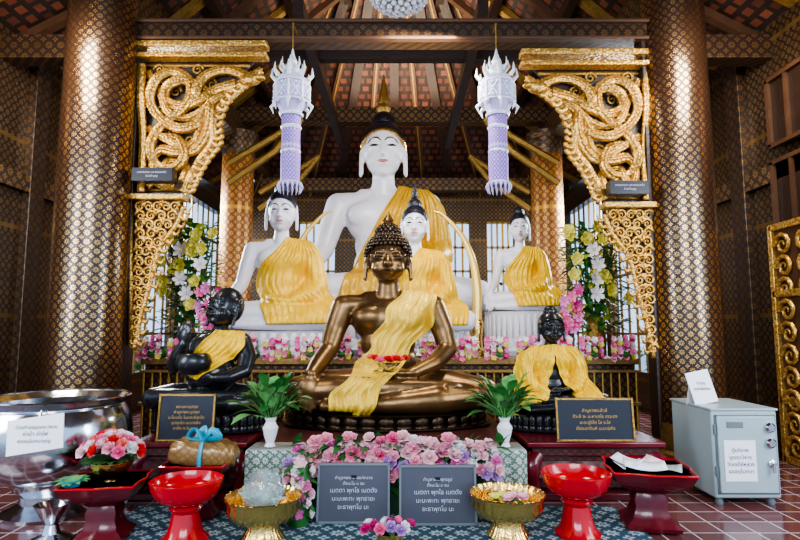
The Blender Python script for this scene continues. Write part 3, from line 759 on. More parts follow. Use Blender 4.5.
# shrubs outdoors beyond the barred openings
for lab, x0, y0, lx, ly, hh in (('leafy green shrubs outdoors beyond the left barred windows', -7.2, 12.6, .8, 4.0, 2.3), ('leafy green shrubs outdoors beyond the right barred windows', 6.9, 12.6, .8, 4.0, 2.3), ('leafy green shrubs outdoors beyond the back windows', 0, 17.2, 6.5, .7, 3.0)):
    mb = MB(); mb.box((x0, y0, hh*.3-.11), (lx*1.6, ly*.9, hh*.6))
    for i in range(1500):
        a = Vector((x0+random.uniform(-lx, lx), y0+random.uniform(-ly/2 if lx < 2 else -.7, ly/2 if lx < 2 else .7), random.uniform(0, hh)*random.uniform(.7, 1)))
        leaf(mb, a, (random.uniform(-1, 1), random.uniform(-1, 1), random.uniform(-.3, 1)), .3, .14)
    tag(mb.build('shrubs', M['greenout']), lab, 'shrubs', kind='stuff')
t = thing('rose_arrangement', 'wide mound of pink roses behind the two black lettered signs', 'flowers', (P(395, 450, 4.8).x, 4.8, .016))
W2 = .86
MB().lathe([(.95, 0), (.97, .2), (.96, .40), (.8, .50), (.1, .53)], 32, sx=W2, sy=.1).build('foam_base', M['greendk'], t)
lf = MB()
for i in range(150):
    x = random.uniform(-.98, .98); z = .2+.36*random.random(); leaf(lf, (x*.85, -.06, z), (random.uniform(-1, 1), -random.uniform(.2, 1), random.uniform(-.3, 1)), .15, .06)
for i in range(30):
    x = random.uniform(-.9, .9); leaf(lf, (x, .0, .51), (random.uniform(-.7, .7), -.2, 1), .18, .07)
lf.build('foliage', M['green'], t)
cols = ['pale', 'pink', 'pale', 'blush', 'lilac', 'pale', 'blush', 'whitef', 'pale', 'orchid', 'blush', 'blush']
for row in range(5):
    n = 20-row//2
    for i in range(n):
        x = (-1+2*(i+.5)/n+random.uniform(-.04, .04))*W2*(1.03-.02*row); e = 1-.25*(x/W2)**2
        z = .34+row*.060*e+random.uniform(-.03, .03); y = -.15-.015*sin(row*2)+.045*max(0, row-2)+random.uniform(-.02, .02)
        bloom(ROSE, M[random.choice(cols)], t, (x, y, z), random.uniform(.046, .068), (x*.5, -1, .3+.25*row))
t = thing('flower_arrangement', 'low cascade of pale pink and white blooms left of the lettered signs', 'flowers', (P(299, 480, 4.46).x, 4.46, .016))
lf = MB().lathe([(.08, 0), (.1, .3), (.06, .45)], 16)
for i in range(40):
    a = random.uniform(0, 6.28); leaf(lf, (.06*cos(a), .06*sin(a), random.uniform(.05, .45)), (cos(a), sin(a)-.3, random.uniform(-.3, .6)), .1, .05)
lf.build('foliage', M['green'], t)
for i in range(34):
    a = random.uniform(pi, 2*pi); z = random.uniform(.06, .48)
    bloom(SMALL if i % 2 else ROSE, M[('pale', 'whitef', 'orchid', 'blush', 'whitef')[i % 5]], t, (.10*cos(a), .09*sin(a), z), .042, (cos(a), sin(a), .3))
t = thing('flower_arrangement', 'little posy of magenta and pale blooms on the carpet before the signs', 'flowers', (P(390, 535, 4.02).x, 4.02, .016))
MB().lathe([(.07, 0), (.09, .05), (.1, .1)], 16).build('pot', M['goldsmooth'], t)
lf = MB()
for i in range(16): a = i*.8; leaf(lf, (0, 0, .09), (cos(a), sin(a), .5), .15, .05)
lf.build('foliage', M['green'], t)
for i in range(13):
    a = i*2.4; r_ = .03*sqrt(i)*1.4
    bloom(ROSE, M[('magenta', 'whitef', 'lilac', 'pink')[i % 4]], t, (r_*cos(a)*1.3, r_*sin(a)*.8, .15-.1*r_), .042, (cos(a), sin(a)-.4, 1))
ords = ['first', 'second', 'third', 'fourth', 'fifth', 'sixth', 'seventh', 'eighth', 'ninth', 'tenth', 'eleventh', 'twelfth', 'thirteenth', 'fourteenth', 'fifteenth', 'sixteenth', 'seventeenth', 'eighteenth', 'nineteenth']
PR = []; NBN = 16
for k in range(NBN):
    x = P(156+(622-156)*k/(NBN-1), 345, 7.45).x
    lab = 'low pink and white flower bunch on the rear altar step, %s from the left' % ords[k]
    if k < 3:
        t = thing('flower_bunch', lab, 'flowers', (x, 7.44, 1.12), group='flower bunches along the rear altar step')
        lf = MB().lathe([(.12, 0), (.14, .05), (.1, .14)], 12, sx=1.1)
        for i in range(30): a = i*2.4; leaf(lf, (.05*cos(a), .04*sin(a), .04+.14*(i % 3)/2), (cos(a), sin(a)*.5-.3, .7), .14, .06)
        lf.build('foliage', M['greeny'] if k == 1 else M['green'], t)
        for i in range(28):
            bloom(SMALL, M[('pale', 'whitef', 'pink', 'yellowf', 'orchid', 'magenta', 'blush', 'whitef', 'pink')[(i+k) % 9]], t, (-.16+.32*((i*7) % 28)/27, -.1-.03*random.random(), .0+.26*(i/27)+random.uniform(-.02, .02)), random.uniform(.036, .05), (0, -1, .5), 'bloom')
        PR.append(t)
    else: dup(PR[k % 3], (x, 7.44, 1.12), None, lab)
def bouquet(px, Y, lab, s):
    x = P(px, 300, Y).x; t = thing('flower_bouquet', lab, 'flowers', (x, Y, 1.1), s=(1.1, .72, 1.25))
    MB().lathe([(.1, 0), (.13, .04), (.14, .2), (.08, .38), (.11, .45)], 24).build('vase', M['golddull'], t)
    for mm, N_, nm, w_ in ((M['green'], 330, 'foliage', .40), (M['greeny'], 190, 'yellow_leaves', .46)):
        lf = MB()
        for i in range(N_):
            a = random.uniform(0, 6.28); z = random.uniform(.3, 1.5); r_ = random.uniform(.05, w_)*(1-.35*abs(z-.8)); leaf(lf, (r_*cos(a), r_*sin(a)*.7, z), (cos(a), sin(a)*.6, random.uniform(-.2, .8)), random.uniform(.12, .2), .08)
        if nm == 'foliage':
            for i in range(14): a = i*2.4; lf.tube([(0, 0, .35), (.3*cos(a), .2*sin(a), 1.0+.03*i)], .012, 5)
        lf.build(nm, mm, t)
    for i in range(4):
        bloom(LILY, M['whitef'], t, (random.uniform(-.05, .34)*-s, -.36, .7+.16*i), .10, (0, -1, .3), 'lily')
    for i in range(18): bloom(SMALL, M['yellowf'], t, (random.uniform(-.40, .40), -.32, random.uniform(.45, 1.5)), .085, (0, -1, .3), 'yellow_bloom')
    for i in range(16): bloom(LILY, M[('orchid', 'pink', 'magenta')[i % 3]], t, (-s*.34+random.uniform(-.13, .13), -.36, .22+.035*i+random.uniform(-.04, .04)), .075, (0, -1, .2), 'orchid')
bouquet(188, 7.85, 'tall bouquet of white lilies and pink orchids beside the left bracket', -1)
bouquet(594, 7.85, 'tall bouquet of white lilies and pink orchids beside the right bracket', 1)
for px, w_ in ((270, 'left'), (505, 'right')):
    x = P(px, 447, 5.08).x
    t = thing('potted_plant', 'variegated leafy plant in a white vase at the %s end of the lace cloth' % w_, 'plant', (x, 5.08, .462))
    MB().lathe([(.035, 0), (.05, .01), (.035, .04), (.055, .1), (.07, .17), (.04, .22), (.055, .26), (.05, .255), (.035, .22)], 24).build('vase', M['vase'], t)
    for q_, (mm, nm) in enumerate(((M['green2'], 'leaves'), (M['green'], 'dark_leaves'))):
        lf = MB()
        for i in range(30):
            a = i*2.4+q_; e = random.uniform(.1, 2.4); b = Vector((.05*cos(a), .05*sin(a), .25+.1*random.random())); d = Vector((cos(a), sin(a)*.6, e))
            m_ = b+d.normalized()*random.uniform(.03, .22); lf.tube([b*.6+Vector((0, 0, .1)), m_], .005, 5); leaf(lf, m_, d, random.uniform(.18, .27), .11, .4)
        lf.build(nm, mm, t)
# ------------------------------------------------------------------ carved tables, signs
def table(x0, x1, lab):
    t = thing('altar_table', lab, 'table', ((x0+x1)/2, 5.62, 0)); w = x1-x0; d = 1.05
    MB().box((0, 0, .475), (w, d, .05)).build('tabletop', M['marlac'], t, bevel=.012)
    a = MB(); a.box((0, 0, .41), (w*.92, d*.92, .08)); a.box((0, 0, .34), (w*.86, d*.86, .06)); a.build('waist', M['carvedred'], t, bevel=.01)
    ap = MB(); n = 40; vs = []
    for i in range(n+1):
        u = i/n; x = -w/2+.03+(w-.06)*u; zl = .16+.12*sin(pi*u)+.03*cos(u*6*pi)
        vs += [(x, -d/2+.03, .33), (x, -d/2+.0, zl), (x, -d/2+.04, zl), (x, -d/2+.07, .33)]
    fs = []
    for i in range(n):
        for k in range(4): q = i*4; fs.append((q+k, q+(k+1) % 4, q+4+(k+1) % 4, q+4+k))
    ap.add(vs, fs).build('apron', M['carvedred'], t)
    MB().box((0, .02, .2), (w*.86, d*.8, .24)).build('inner_body', M['carvedred'], t, smooth=False)
    for sx in (-1, 1):
        for sy in (-1, 1):
            MB().tube(cr([(sx*(w/2-.1), sy*(d/2-.1), .36), (sx*(w/2-.03), sy*(d/2-.04), .28), (sx*(w/2-.06), sy*(d/2-.07), .12), (sx*(w/2-.02), sy*(d/2-.03), .035)], 5), [.08, .085, .07, .05, .06], 10).build('leg', M['marlac'], t)
    MB().box((0, 0, .03), (w, d, .06)).build('base_rail', M['marlac'], t, bevel=.01)
table(-2.40, -1.36, 'dark red carved table under the black monk statue')
table(1.13, 2.36, 'dark red carved table under the black statue with cape')
def sign(px0, px1, py0, py1, Y, z0, lines, sz, mt, lab, lean=.15, frame_m=None, sizes=None, mb_='signblk'):
    a = P(px0, py1, Y); b = P(px1, py0, Y); w = b.x-a.x; h = b.z-z0
    t = thing('sign_board', lab, 'sign', ((a.x+b.x)/2, Y, z0), rx=-lean)
    MB().box((0, .012, h/2), (w, .024, h)).build('board', M[mb_], t, bevel=.004, smooth=False)
    if frame_m:
        fb = MB()
        for z in (.012, h-.012): fb.box((0, -.004, z), (w, .014, .016))
        for x in (-w/2+.01, w/2-.01): fb.box((x, -.004, h/2), (.016, .014, h))
        fb.build('frame', frame_m, t, smooth=False)
    text('lettering', lines, sz, mt, t, (0, -.004, h/2), w=w*.84, sizes=sizes)
    MB().box((0, .03+.4*h*sin(lean), h*.4), (.04, .012, h*.82), R=Matrix.Rotation(lean*2.3, 3, 'X')).build('prop', M['signblk'], t, smooth=False)
    return t
sz1 = [.032, .032, .046, .046, .046]
sign(316, 390, 464, 517, 4.46, .016, ['คำบูชาพระเจ้าองค์หลวง', 'ตั้งนะโม ๓ จบ', 'เมตตา พุทโธ เมตตัง', 'นะมะพะทะ พุทธายะ', 'ยะธาพุทโม นะ'], .05, M['textwh'], 'black sign with white lettering on the floor, left of its pair', frame_m=M['safedk'], sizes=sz1, mb_='signgrey')
sign(399, 477, 466, 521, 4.42, .016, ['คำบูชาพระพุทธรูป', 'ตั้งนะโม ๓ จบ', 'เมตตา พุทโธ เมตตัง', 'นะมะพะทะ พุทธายะ', 'ยะธาพุทโม นะ'], .05, M['textwh'], 'black sign with white lettering on the floor, right of its pair', frame_m=M['safedk'], sizes=sz1, mb_='signgrey')
sign(156, 215, 394, 437, 5.12, .5, ['พระมหาอุปคุต', 'คำบูชาพระอุปคุต', 'นะโมเถโร โมคคะลีปุตโต', 'อุปคุตโต นะมามิหัง', 'ลาภัง ภะวันตุ เม'], .036, M['textgd'], 'gold lettered black sign at the feet of the black monk statue', frame_m=M['golddull'], lean=.1)
sign(557, 634, 398, 439, 5.12, .5, ['คำบูชาพระสีวลี', 'สีวะลี จะ มะหาเถโร เทวะตา', 'นะระปูชิโต โส ระโห', 'ปัจจะยาทิมหิ นะมามิหัง'], .04, M['textgd'], 'gold lettered black sign before the statue with yellow cape', frame_m=M['golddull'], lean=.1)
# ------------------------------------------------------------------ offering vessels
def vessel(name, lab, px, Y, z0, prof, m, n=40, lobe=None):
    t = thing(name, lab, 'bowl', (P(px, 480, Y).x, Y, z0))
    foot = [p for p in prof if p[2] == 0]; bowl_ = [p for p in prof if p[2] == 1]
    MB().lathe([(a, b) for a, b, c in foot], n, lobe=lobe).build('foot', m, t)
    MB().lathe([(a, b) for a, b, c in bowl_], n, caps=True, lobe=lobe).build('bowl', m, t)
    return t
redp = [(.155, 0, 0), (.16, .02, 0), (.12, .06, 0), (.1, .14, 0), (.09, .2, 0), (.115, .23, 0), (.1, .25, 0), (.1, .25, 1), (.2, .3, 1), (.235, .36, 1), (.25, .42, 1), (.24, .425, 1), (.225, .37, 1), (.18, .33, 1), (.02, .32, 1)]
sc = lambda a, z: 1+.03*abs(cos(6*a))*(1 if z < .22 else .3)
vessel('pedestal_bowl', 'glossy red pedestal bowl at left, beside the gold bowl', 187, 4.12, .016, redp, M['redlac'], 48, sc)
vessel('pedestal_bowl', 'glossy red pedestal bowl at right, beside the maroon tray', 576, 4.24, .016, [(a, b*1.05, c) for a, b, c in redp], M['redlac'], 48, sc)
gp = [(.14, 0, 0), (.15, .02, 0), (.13, .05, 0), (.11, .09, 0), (.11, .12, 0), (.11, .12, 1), (.21, .155, 1), (.255, .22, 1), (.25, .27, 1), (.272, .305, 1), (.266, .31, 1), (.24, .27, 1), (.24, .22, 1), (.16, .19, 1), (.02, .18, 1)]
fl = lambda a, z: 1+.02*cos(24*a)
vessel('gold_bowl', 'embossed gold bowl holding clear wrapped glass flowers', 264, 4.13, .016, gp, M['goldsmooth'], 96, fl)
vessel('gold_bowl', 'embossed gold bowl holding a few loose blooms', 507, 4.2, .016, gp, M['goldsmooth'], 96, fl)
t = thing('glass_flower', 'clear wrapped glass lotus flowers inside the left gold bowl', 'ornament', (P(264, 480, 4.13).x, 4.13, .205))
for i, (dx, dy, dz, r_) in enumerate(((-.07, -.05, .12, .1), (.07, -.04, .11, .1), (0, .04, .2, .11), (.02, -.1, .1, .09), (-.1, .06, .12, .08), (.11, .07, .12, .08))):
    link('glass_bloom', LILY, M['glass'], t, (dx, dy, dz), (.3*i, .2*dx, i), scale=r_)
MB().lathe([(.06, 0), (.1, .04), (.05, .1), (.03, .18)], 16).build('glass_base', M['glass'], t)
wr = MB().ell((0, 0, .15), (.14, .13, .15), 24, 16); wr.v = [(a*(1+.12*sin(c*50+b*30)), b*(1+.12*sin(a*60+c*20)), c) for a, b, c in wr.v]; wr.build('clear_wrap', M['plastic'], t)
t = thing('loose_blooms', 'small white and yellow blooms lying inside the right gold bowl', 'flowers', (P(507, 480, 4.2).x, 4.2, .205))
for i in range(6):
    a = i*2.4; bloom(SMALL, M[('whitef', 'yellowf', 'pale')[i % 3]], t, (.05*sqrt(i)*cos(a), .05*sqrt(i)*sin(a), .06+.02*(i % 3)), .055, (0, -.3, 1), 'bloom')
lf = MB()
for i in range(7): leaf(lf, (0, 0, .05), (cos(i*.9), sin(i*.9), .5), .16, .05)
lf.build('foliage', M['green'], t)
def lacquer_stand(px, Y, w, h, lab, rz=.0):
    t = thing('offering_stand', lab, 'stand', (P(px, 500, Y).x, Y, .016), rz)
    k = w/.62
    def sq(prof, nm, m):
        n = 32
        MB().lathe([(a*k, b*h/.45) for a, b in prof], n, lobe=lambda a, z: 1/max(abs(cos(a)), abs(sin(a)))**.75*(1+.03*cos(8*a)), ph=0).build(nm, m, t)
    sq([(.19, .0), (.2, .03), (.14, .08), (.11, .16), (.12, .22), (.1, .27), (.16, .32)], 'pedestal', M['marlac'])
    sq([(.15, .31), (.23, .34), (.27, .4), (.295, .455), (.285, .46), (.255, .41), (.2, .38), (.02, .375)], 'tray', M['marlac'])
    sq([(.285, .45), (.30, .455), (.30, .465), (.285, .468), (.285, .45)], 'rim', M['redlac'])
    return t
lacquer_stand(106, 4.2, .56, .39, 'maroon lacquer stand at left carrying the gold flower bowl', .15)
lacquer_stand(648, 4.46, .64, .42, 'maroon lacquer tray stand at right holding white papers', -.2)
lacquer_stand(200, 4.70, .54, .41, 'maroon lacquer stand carrying the gold wrapped bundle, before the left table', 0)
x = P(110, 480, 4.2).x
t = thing('gold_flower_bowl', 'gold footed bowl of peach and pink roses on the left stand', 'flowers', (x, 4.2, .345))
MB().lathe([(.085, 0), (.09, .012), (.05, .04), (.045, .07), (.1, .095), (.125, .15), (.135, .2), (.125, .2), (.02, .14)], 28, lobe=fl).build('bowl', M['goldsmooth'], t)
lf = MB()
for i in range(22): a = i*2.4; leaf(lf, (.05*cos(a), .05*sin(a), .2), (cos(a), sin(a), .3), .17, .07, .2)
lf.build('foliage', M['green'], t)
for i in range(36):
    a = i*2.4; q = i/36; r_ = .19*sqrt(q); bloom(ROSE, M[('peach', 'pink', 'whitef', 'blush', 'redf', 'pale')[i % 6]], t, (r_*cos(a)*1.15, r_*sin(a)*.8, .39-.12*q), .05, (cos(a)*q, sin(a)*q-.3, 1-q*.7))
t = thing('small_bowl', 'small turquoise bowl with green leaves on the edge of the left stand', 'bowl', (x-.19, 4.05, .385))
MB().lathe([(.03, 0), (.05, .02), (.07, .07), (.064, .07), (.04, .03), (.01, .02)], 24).build('bowl', M['turq'], t)
lf = MB()
for i in range(12): a = i*2.4; leaf(lf, (0, 0, .04), (cos(a), sin(a)-.2, .5), .14, .06)
lf.build('leaves', M['green2'], t)
t = thing('wrapped_bundle', 'brown gold wrapped bundle tied with turquoise ribbon', 'bundle', (P(202, 480, 4.70).x, 4.70, .37))
sg = lambda v, p: (abs(v)**p)*(1 if v > 0 else -1)
bb = MB().ell((0, 0, 0), (1, 1, 1), 36, 20); bb.v = [(.27*sg(a, .6)*(1+.04*sin(b*9+c*7)), .16*sg(b, .6), .125+.11*sg(c, .7)+.012*sin(a*14+b*9)) for a, b, c in bb.v]; bb.build('bundle', M['package'], t, rot=(0, .1, .1))
rb = MB()
for k in range(5):
    a = k*1.25+.5; rb.tube(cr([(.03, -.06, .24), (.03+.09*cos(a), -.06+.05*sin(a), .32), (.03+.13*cos(a+.5), -.06+.08*sin(a+.5), .26), (.03, -.06, .24)], 5), .028, 8, flat=.35)
rb.tube(cr([(.03, -.175, .04), (.03, -.165, .15), (.03, -.09, .245), (.03, .05, .245), (.03, .165, .14)], 5), .03, 8, flat=.4); rb.build('ribbon', M['turq'], t)
t0 = P(648, 480, 4.46)
for i, (dx, dy, rz, w, d, mm, lab) in enumerate(((-.06, .05, .35, .34, .17, 'paper', 'big white envelope lying across the back of the right tray'), (.08, -.04, -.45, .30, .14, 'note', 'grey green banknote lying on the right tray'), (.06, .1, .9, .24, .12, 'blush', 'pink card at the back of the right tray'), (-.06, -.09, -.25, .30, .13, 'paper', 'white folded paper at the front of the right tray'), (-.15, .0, -1.0, .24, .10, 'paper', 'narrow white slip at the left side of the right tray'))):
    m_ = MB(); n = 8; vs = []
    for k in range(n+1):
        u = k/n-.5
        vs += [(u*w, -d/2, .10*u*u), (u*w, d/2, .10*u*u+.01)]
    m_.add(vs, [(2*k, 2*k+1, 2*k+3, 2*k+2) for k in range(n)])
    tag(m_.build('paper', M[mm], loc=(t0.x+dx, 4.46+dy, .41+.016*i), rot=(.2, .04, rz), solid=.006), lab, 'paper')
t = thing('offering_bowl', 'little silver bowl of red blooms resting in the bronze statue\'s lap', 'bowl', (P(388, 380, 6.1).x, 6.06, bz+(.17+.5)*.92))
MB().lathe([(.06, 0), (.07, .01), (.12, .05), (.14, .08), (.13, .08), (.02, .04)], 24).build('bowl', M['silver'], t)
for i in range(12): a = i*2.4; bloom(ROSE, M[('redf', 'peach', 'redf', 'pink')[i % 4]], t, (.045*sqrt(i)*cos(a)*1.5, .03*sqrt(i)*sin(a)-.02, .1+.03*random.random()), .055, (0, -.4, 1))
# ------------------------------------------------------------------ big silver bowl
sx = P(54, 440, 4.8).x
t = thing('silver_bowl', 'huge embossed silver alms bowl at left on a silver stand', 'bowl', (sx, 4.8, 0))
pr_ = cr([(.26, 0, .27), (.42, 0, .31), (.53, 0, .41), (.585, 0, .53), (.595, 0, .65), (.575, 0, .76), (.53, 0, .85), (.515, 0, .88), (.56, 0, .93)], 5)
MB().lathe([(p.x, p.z) for p in pr_]+[(.55, .935), (.49, .88), (.51, .82), (.55, .7), (.4, .4), (.02, .34)], 72).build('bowl', M['silver'], t)
MB().lathe([(.34, 0), (.35, .03), (.28, .06), (.22, .10), (.22, .16), (.28, .22), (.31, .29), (.2, .31)], 48).build('stand', M['silver'], t)
MB().lathe([(.565, .925), (.575, .935), (.565, .945), (.545, .94), (.55, .928)], 72, caps=False).build('rim', M['chrome'], t)
t = thing('notice_card', 'white notice card leaning on the big silver bowl', 'sign', (P(33, 450, 4.16).x, 4.15, .60), rx=-.25, rz=.12)
MB().box((0, 0, .14), (.38, .01, .25), R=Matrix.Rotation(-.14, 3, 'Y')).build('card', M['paper'], t, smooth=False)
text('lettering', ['ร่วมทำบุญบูรณะวิหาร', 'ค่าน้ำ ค่าไฟ', 'ขออนุโมทนาบุญ'], .05, M['textdk'], t, (0, -.008, .14), w=.30, sizes=[.034, .04, .036])
MB().tube([(0, .005, .24), (0, .03, .31), (0, .14, .30)], .008, 6).build('hook', M['chrome'], t)
t = thing('silver_cup', 'small silver cup with wide foot on the floor below the silver bowl', 'cup', (P(52, 520, 4.15).x, 4.15, 0))
MB().lathe([(.13, 0), (.14, .02), (.06, .06), (.04, .12), (.08, .18), (.12, .26), (.11, .26), (.03, .16)], 28).build('cup', M['silver'], t)
# ------------------------------------------------------------------ safe
fx0 = P(713, 450, 4.95).x; fx1 = P(779, 450, 4.95).x; w = fx1-fx0; D = .72; H = .80; cx = (fx0+fx1)/2
t = thing('safe', 'grey steel donation safe at right with a white notice on its door', 'safe', (cx, 4.95+D/2, 0))
MB().box((0, 0, .06+H/2-.03), (w, D, H-.06)).build('body', M['safe'], t, bevel=.018)
MB().box((0, 0, H+.005), (w+.02, D+.02, .02)).build('top_plate', M['safe'], t, bevel=.006)
dr = MB().box((0, -D/2-.012, .43), (w-.07, .03, H-.16)).build('door', M['safe'], t, bevel=.008)
sm = MB()
for s in (-1, 1): sm.box((s*(w/2-.028), -D/2-.004, .43), (.01, .014, H-.14)); sm.box((0, -D/2-.004, .43+s*(H/2-.075)), (w-.05, .014, .01))
sm.build('door_seam', M['safedk'], t, smooth=False)
hd = MB().lathe([(.032, 0), (.032, .02), (.018, .03)], 20); hd.box((0, -.03, .035), (.02, .08, .02)); hd.build('handle', M['chrome'], dr, loc=(w/2-.09, -D/2-.027, .36), rot=(pi/2, 0, 0))
for z in (.66, .53):
    MB().lathe([(.042, 0), (.042, .02), (.028, .035)], 24, lobe=lambda a, z: 1+.03*cos(12*a)).build('dial', M['chrome'], dr, loc=(w/2-.09, -D/2-.027, z), rot=(pi/2, 0, 0))
MB().box((-.10, -D/2-.03, .68), (.14, .006, .05)).build('badge', M['safedk'], dr, bevel=.002)
for z in (.25, .6): MB().tube([(-w/2+.012, -D/2-.02, z), (-w/2+.012, -D/2-.02, z+.08)], .012, 8).build('hinge', M['safedk'], t)
for a_ in (-1, 1):
    for b_ in (-1, 1): MB().lathe([(.03, 0), (.035, .02), (.02, .07)], 14, c=(a_*(w/2-.06), b_*(D/2-.06), 0)).build('foot', M['safedk'], t)
n_ = MB().box((-.07, -D/2-.03, .38), (.27, .004, .34)).build('notice', M['paper'], t, smooth=False)
text('lettering', ['ตู้บริจาค', 'บูรณะวิหาร', 'วัดเจดีย์หลวง', 'ขออนุโมทนา'], .045, M['textdk'], n_, (-.07, -D/2-.034, .38), w=.23)
c_ = P(704, 385, 5.25)
t = thing('notice_card', 'white folded card standing on top of the grey safe', 'sign', (c_.x, 5.25, H+.015), rz=.25, rx=-.22)
MB().box((0, 0, .15), (.26, .008, .3), R=Matrix.Rotation(-.15, 3, 'Y')).build('card', M['paper'], t, smooth=False)
MB().box((0, .06, .13), (.2, .006, .28), R=Matrix.Rotation(.45, 3, 'X')).build('back_flap', M['paper'], t, smooth=False)
text('lettering', ['ทำบุญ', 'ตามกำลังศรัทธา'], .04, M['textdk'], t, (0, -.006, .16), w=.18)
# ------------------------------------------------------------------ lanterns
def lantern(px, lab):
    Y = 6.2; top = P(px, 40, Y)
    L = thing('hanging_lantern', lab, 'lantern', (top.x, Y, top.z))
    H_ = lambda y: P(px, y, Y).z-top.z
    k = .205
    MB().lathe([(.001, H_(46)), (.02, H_(54)), (.035, H_(58)), (.06, H_(62)), (.05, H_(64)), (.1, H_(70)), (.075, H_(73)), (k*.9, H_(80)), (k*.7, H_(83))], 8).build('spire', M['whitelace'], L, ang=20)
    MB().lathe([(k*.72, H_(82)), (k, H_(86)), (k*1.03, H_(94)), (k*.95, H_(102)), (k*.6, H_(112)), (k*.5, H_(116))], 8).build('drum', M['lavender'], L, ang=20)
    sp = MB()
    for j in range(8):
        a = 2*pi*j/8; d = Vector((cos(a), sin(a), 0))
        sp.tube([d*k*.9+Vector((0, 0, H_(80))), d*k*1.15+Vector((0, 0, H_(76))), d*k*1.12+Vector((0, 0, H_(68)))], [.03, .02, .003], 6)
        sp.tube([d*k*1.0+Vector((0, 0, H_(102))), d*k*1.0+Vector((0, 0, H_(86)))], .014, 6)
        sp.tube([d*k*.9+Vector((0, 0, H_(104))), d*k*1.15+Vector((0, 0, H_(107))), d*k*1.0+Vector((0, 0, H_(114)))], [.03, .02, .003], 6)
        sp.tube([d*k*.45+Vector((0, 0, H_(72))), d*k*.7+Vector((0, 0, H_(67))), d*k*.65+Vector((0, 0, H_(60)))], [.02, .015, .002], 6)
        e = Vector((cos(a+pi/8), sin(a+pi/8), 0)); sd = Vector((-e.y, e.x, 0))
        for yy in (88, 94, 100): sp.ell(e*k*.96+Vector((0, 0, H_(yy))), (.022, .022, .018), 8, 5)
        for qq in (-1, 1):
            sp.tube([e*k*.97-sd*.055*qq+Vector((0, 0, H_(101))), e*k*.99+sd*.055*qq+Vector((0, 0, H_(87)))], .007, 5)
    for yy in (84, 92, 103): sp.lathe([(k*1.0, H_(yy)-.012), (k*1.04, H_(yy)), (k*1.0, H_(yy)+.012)], 8, caps=False)
    sp.build('lace_trim', M['whitelace'], L)
    MB().lathe([(.105, 0), (.11, .3), (.102, .5), (.108, H_(112)-H_(184))], 16, c=(0, 0, H_(184)), lobe=lambda a, z: 1+.04*cos(8*a)).build('tail', M['purple'], L, ang=80)
    for yy, r_ in ((113, .14), (126, .122), (150, .118)):
        MB().lathe([(r_-.02, H_(yy)), (r_, H_(yy)-.02), (r_-.015, H_(yy)-.045)], 16, caps=False).build('tail_ring', M['whitelace'], L)
    fr_ = MB().lathe([(.108, H_(182)), (.13, H_(182)-.02), (.115, H_(182)-.045)], 16, caps=False)
    for j in range(16): a = 2*pi*j/16; fr_.tube([(.12*cos(a), .12*sin(a), H_(183)), (.14*cos(a), .14*sin(a), H_(187)), (.12*cos(a), .12*sin(a), H_(193))], [.013, .013, .002], 5)
    fr_.build('fringe', M['lavender'], L)
    MB().tube([(0, 0, H_(50)), (0, 0, .2)], .008, 6).build('cord', M['golddull'], L)
    MB().tube([(0, 0, .2), (0, .3, .2)], .012, 6).build('hook', M['golddull'], L)
lantern(293, 'white and purple paper lantern hanging on the left')
lantern(496, 'white and purple paper lantern hanging on the right')
c_ = P(399, -6, 5.2)
t = thing('crystal_lamp', 'round crystal lamp hanging above the centre', 'lamp', c_)
R_ = 28*MPP(0, 5.2)
bd = MB()
for i in range(7):
    a = pi/2*i/6.5; n = max(1, int(26*cos(a)))
    for j in range(n): b_ = 2*pi*j/n; bd.ell((R_*cos(a)*cos(b_), R_*cos(a)*sin(b_), -R_*.55*sin(a)), .03, 8, 5)
bd.build('crystal_beads', M['crystal'], t)
MB().lathe([(R_, 0), (R_*1.03, .02), (R_, .05), (R_*.3, .12), (.02, .2)], 32).build('frame', M['chrome'], t)
MB().tube([(0, 0, .15), (0, 0, 8.9-c_.z)], .012, 6).build('cord', M['golddull'], t)
# ------------------------------------------------------------------ right wall pieces
X = 4.40
t = thing('gilded_panel', 'tall gilded scroll panel on the right wall beyond the safe', 'panel', (X, 6.12, 0))
MB().box((0, 0, 1.35), (.06, .8, 2.7)).build('board', M['wood2'], t, bevel=.01)
fb = MB()
for y in (-.37, .37): fb.box((-.05, y, 1.35), (.05, .07, 2.7))
for z in (.05, .7, 1.9, 2.67): fb.box((-.05, 0, z), (.05, .76, .08))
fb.build('frame', M['gold'], t, bevel=.008)
for r_ in range(10):
    for c in (-1, 1):
        cc = Vector((-.06, c*.17, .2+r_*.25)); MB().tube([cc+Vector((0, c*.14*(1-k/16)*cos(k*.7), .14*(1-k/16)*sin(k*.7))) for k in range(15)], [.03, .01], 6).build('scroll', M['gold'], t)
for i, z in enumerate((4.05, 3.05)):
    struct(MB().box((4.47, 6.15, z), (.08, .62, .78)).build('window_%d' % (8+i), M['wood'], smooth=False))
    fb = MB()
    for s in (-1, 1): fb.box((4.42, 6.15+s*.31, z), (.07, .05, .82)); fb.box((4.42, 6.15, z+s*.4), (.07, .66, .05))
    fb.box((4.42, 6.15, z), (.06, .04, .78)); trim(fb, M['wood2'])
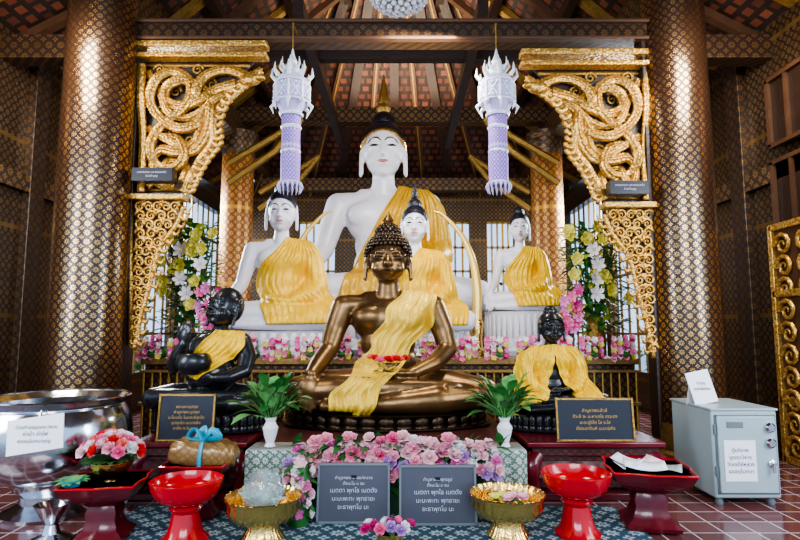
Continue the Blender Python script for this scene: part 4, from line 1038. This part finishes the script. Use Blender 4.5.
# ------------------------------------------------------------------ lights, world, camera
def area(name, loc, target, sz, p, col=(1, 1, 1), sy=None):
    l = bpy.data.lights.new(name, 'AREA'); l.energy = p; l.size = sz; l.color = col
    if sy: l.shape = 'RECTANGLE'; l.size_y = sy
    o = bpy.data.objects.new(name, l); C.objects.link(o); o.location = loc
    o.rotation_euler = (Vector(target)-Vector(loc)).to_track_quat('-Z', 'Y').to_euler(); return o
area('front_daylight', (-.5, -2.5, 4.0), (0, 7, 1.2), 4, 370, (.95, .97, 1), 2.0)
area('left_daylight', (-5.9, 11.8, 4.3), (0, 9.0, 2), 3, 900, (.85, .93, 1), 1.5)
area('right_daylight', (5.6, 11.8, 4.3), (0, 9.0, 2), 3, 900, (.85, .93, 1), 1.5)
area('left_side_daylight', (-4.6, 3.0, 2.6), (1, 6.6, 1.0), 1.2, 130, (.87, .93, 1), 2.4)
area('right_side_daylight', (4.4, 3.0, 2.6), (-1, 6.6, 1.0), 1.2, 130, (.87, .93, 1), 2.4)
area('roof_fill', (0, 11.2, 6.4), (0, 11.8, 9), 2.5, 170, (1, .82, .6))  # added uplight that brightens the rear rafters, not a real fixture
area('roof_fill', (0, 7.6, 6.2), (0, 8.2, 9), 2.5, 90, (1, .82, .6))  # second added uplight, for the nearer part of the roof
area('altar_fill', (.3, 6.1, 4.7), (0, 8.8, 2.4), .8, 130, (1, .93, .82))  # added fill aimed at the tallest statue, not a real fixture
area('side_wall_fill', (-3.6, 5.2, 4.6), (-4.9, 7.8, 2), .8, 75, (1, .9, .75))  # added fill so the left wall's gold stencil shows, no fixture there
area('side_wall_fill', (3.3, 5.2, 4.6), (4.6, 7.8, 2), .8, 75, (1, .9, .75))  # same added fill for the right wall
w = bpy.data.worlds.new('world'); bpy.context.scene.world = w; w.use_nodes = True
bg = w.node_tree.nodes['Background']; bg.inputs[0].default_value = (.50, .70, 1, 1); bg.inputs[1].default_value = 1.9
try: bpy.context.scene.view_settings.look = 'AgX - Medium High Contrast'
except Exception as e: print(e)
cam = bpy.data.cameras.new('cam'); cam.lens = F/800*36; cam.sensor_width = 36
co = bpy.data.objects.new('camera', cam); C.objects.link(co); co.location = (0, 0, 1.5); co.rotation_euler = (pi/2+TH, 0, 0)
bpy.context.scene.camera = co
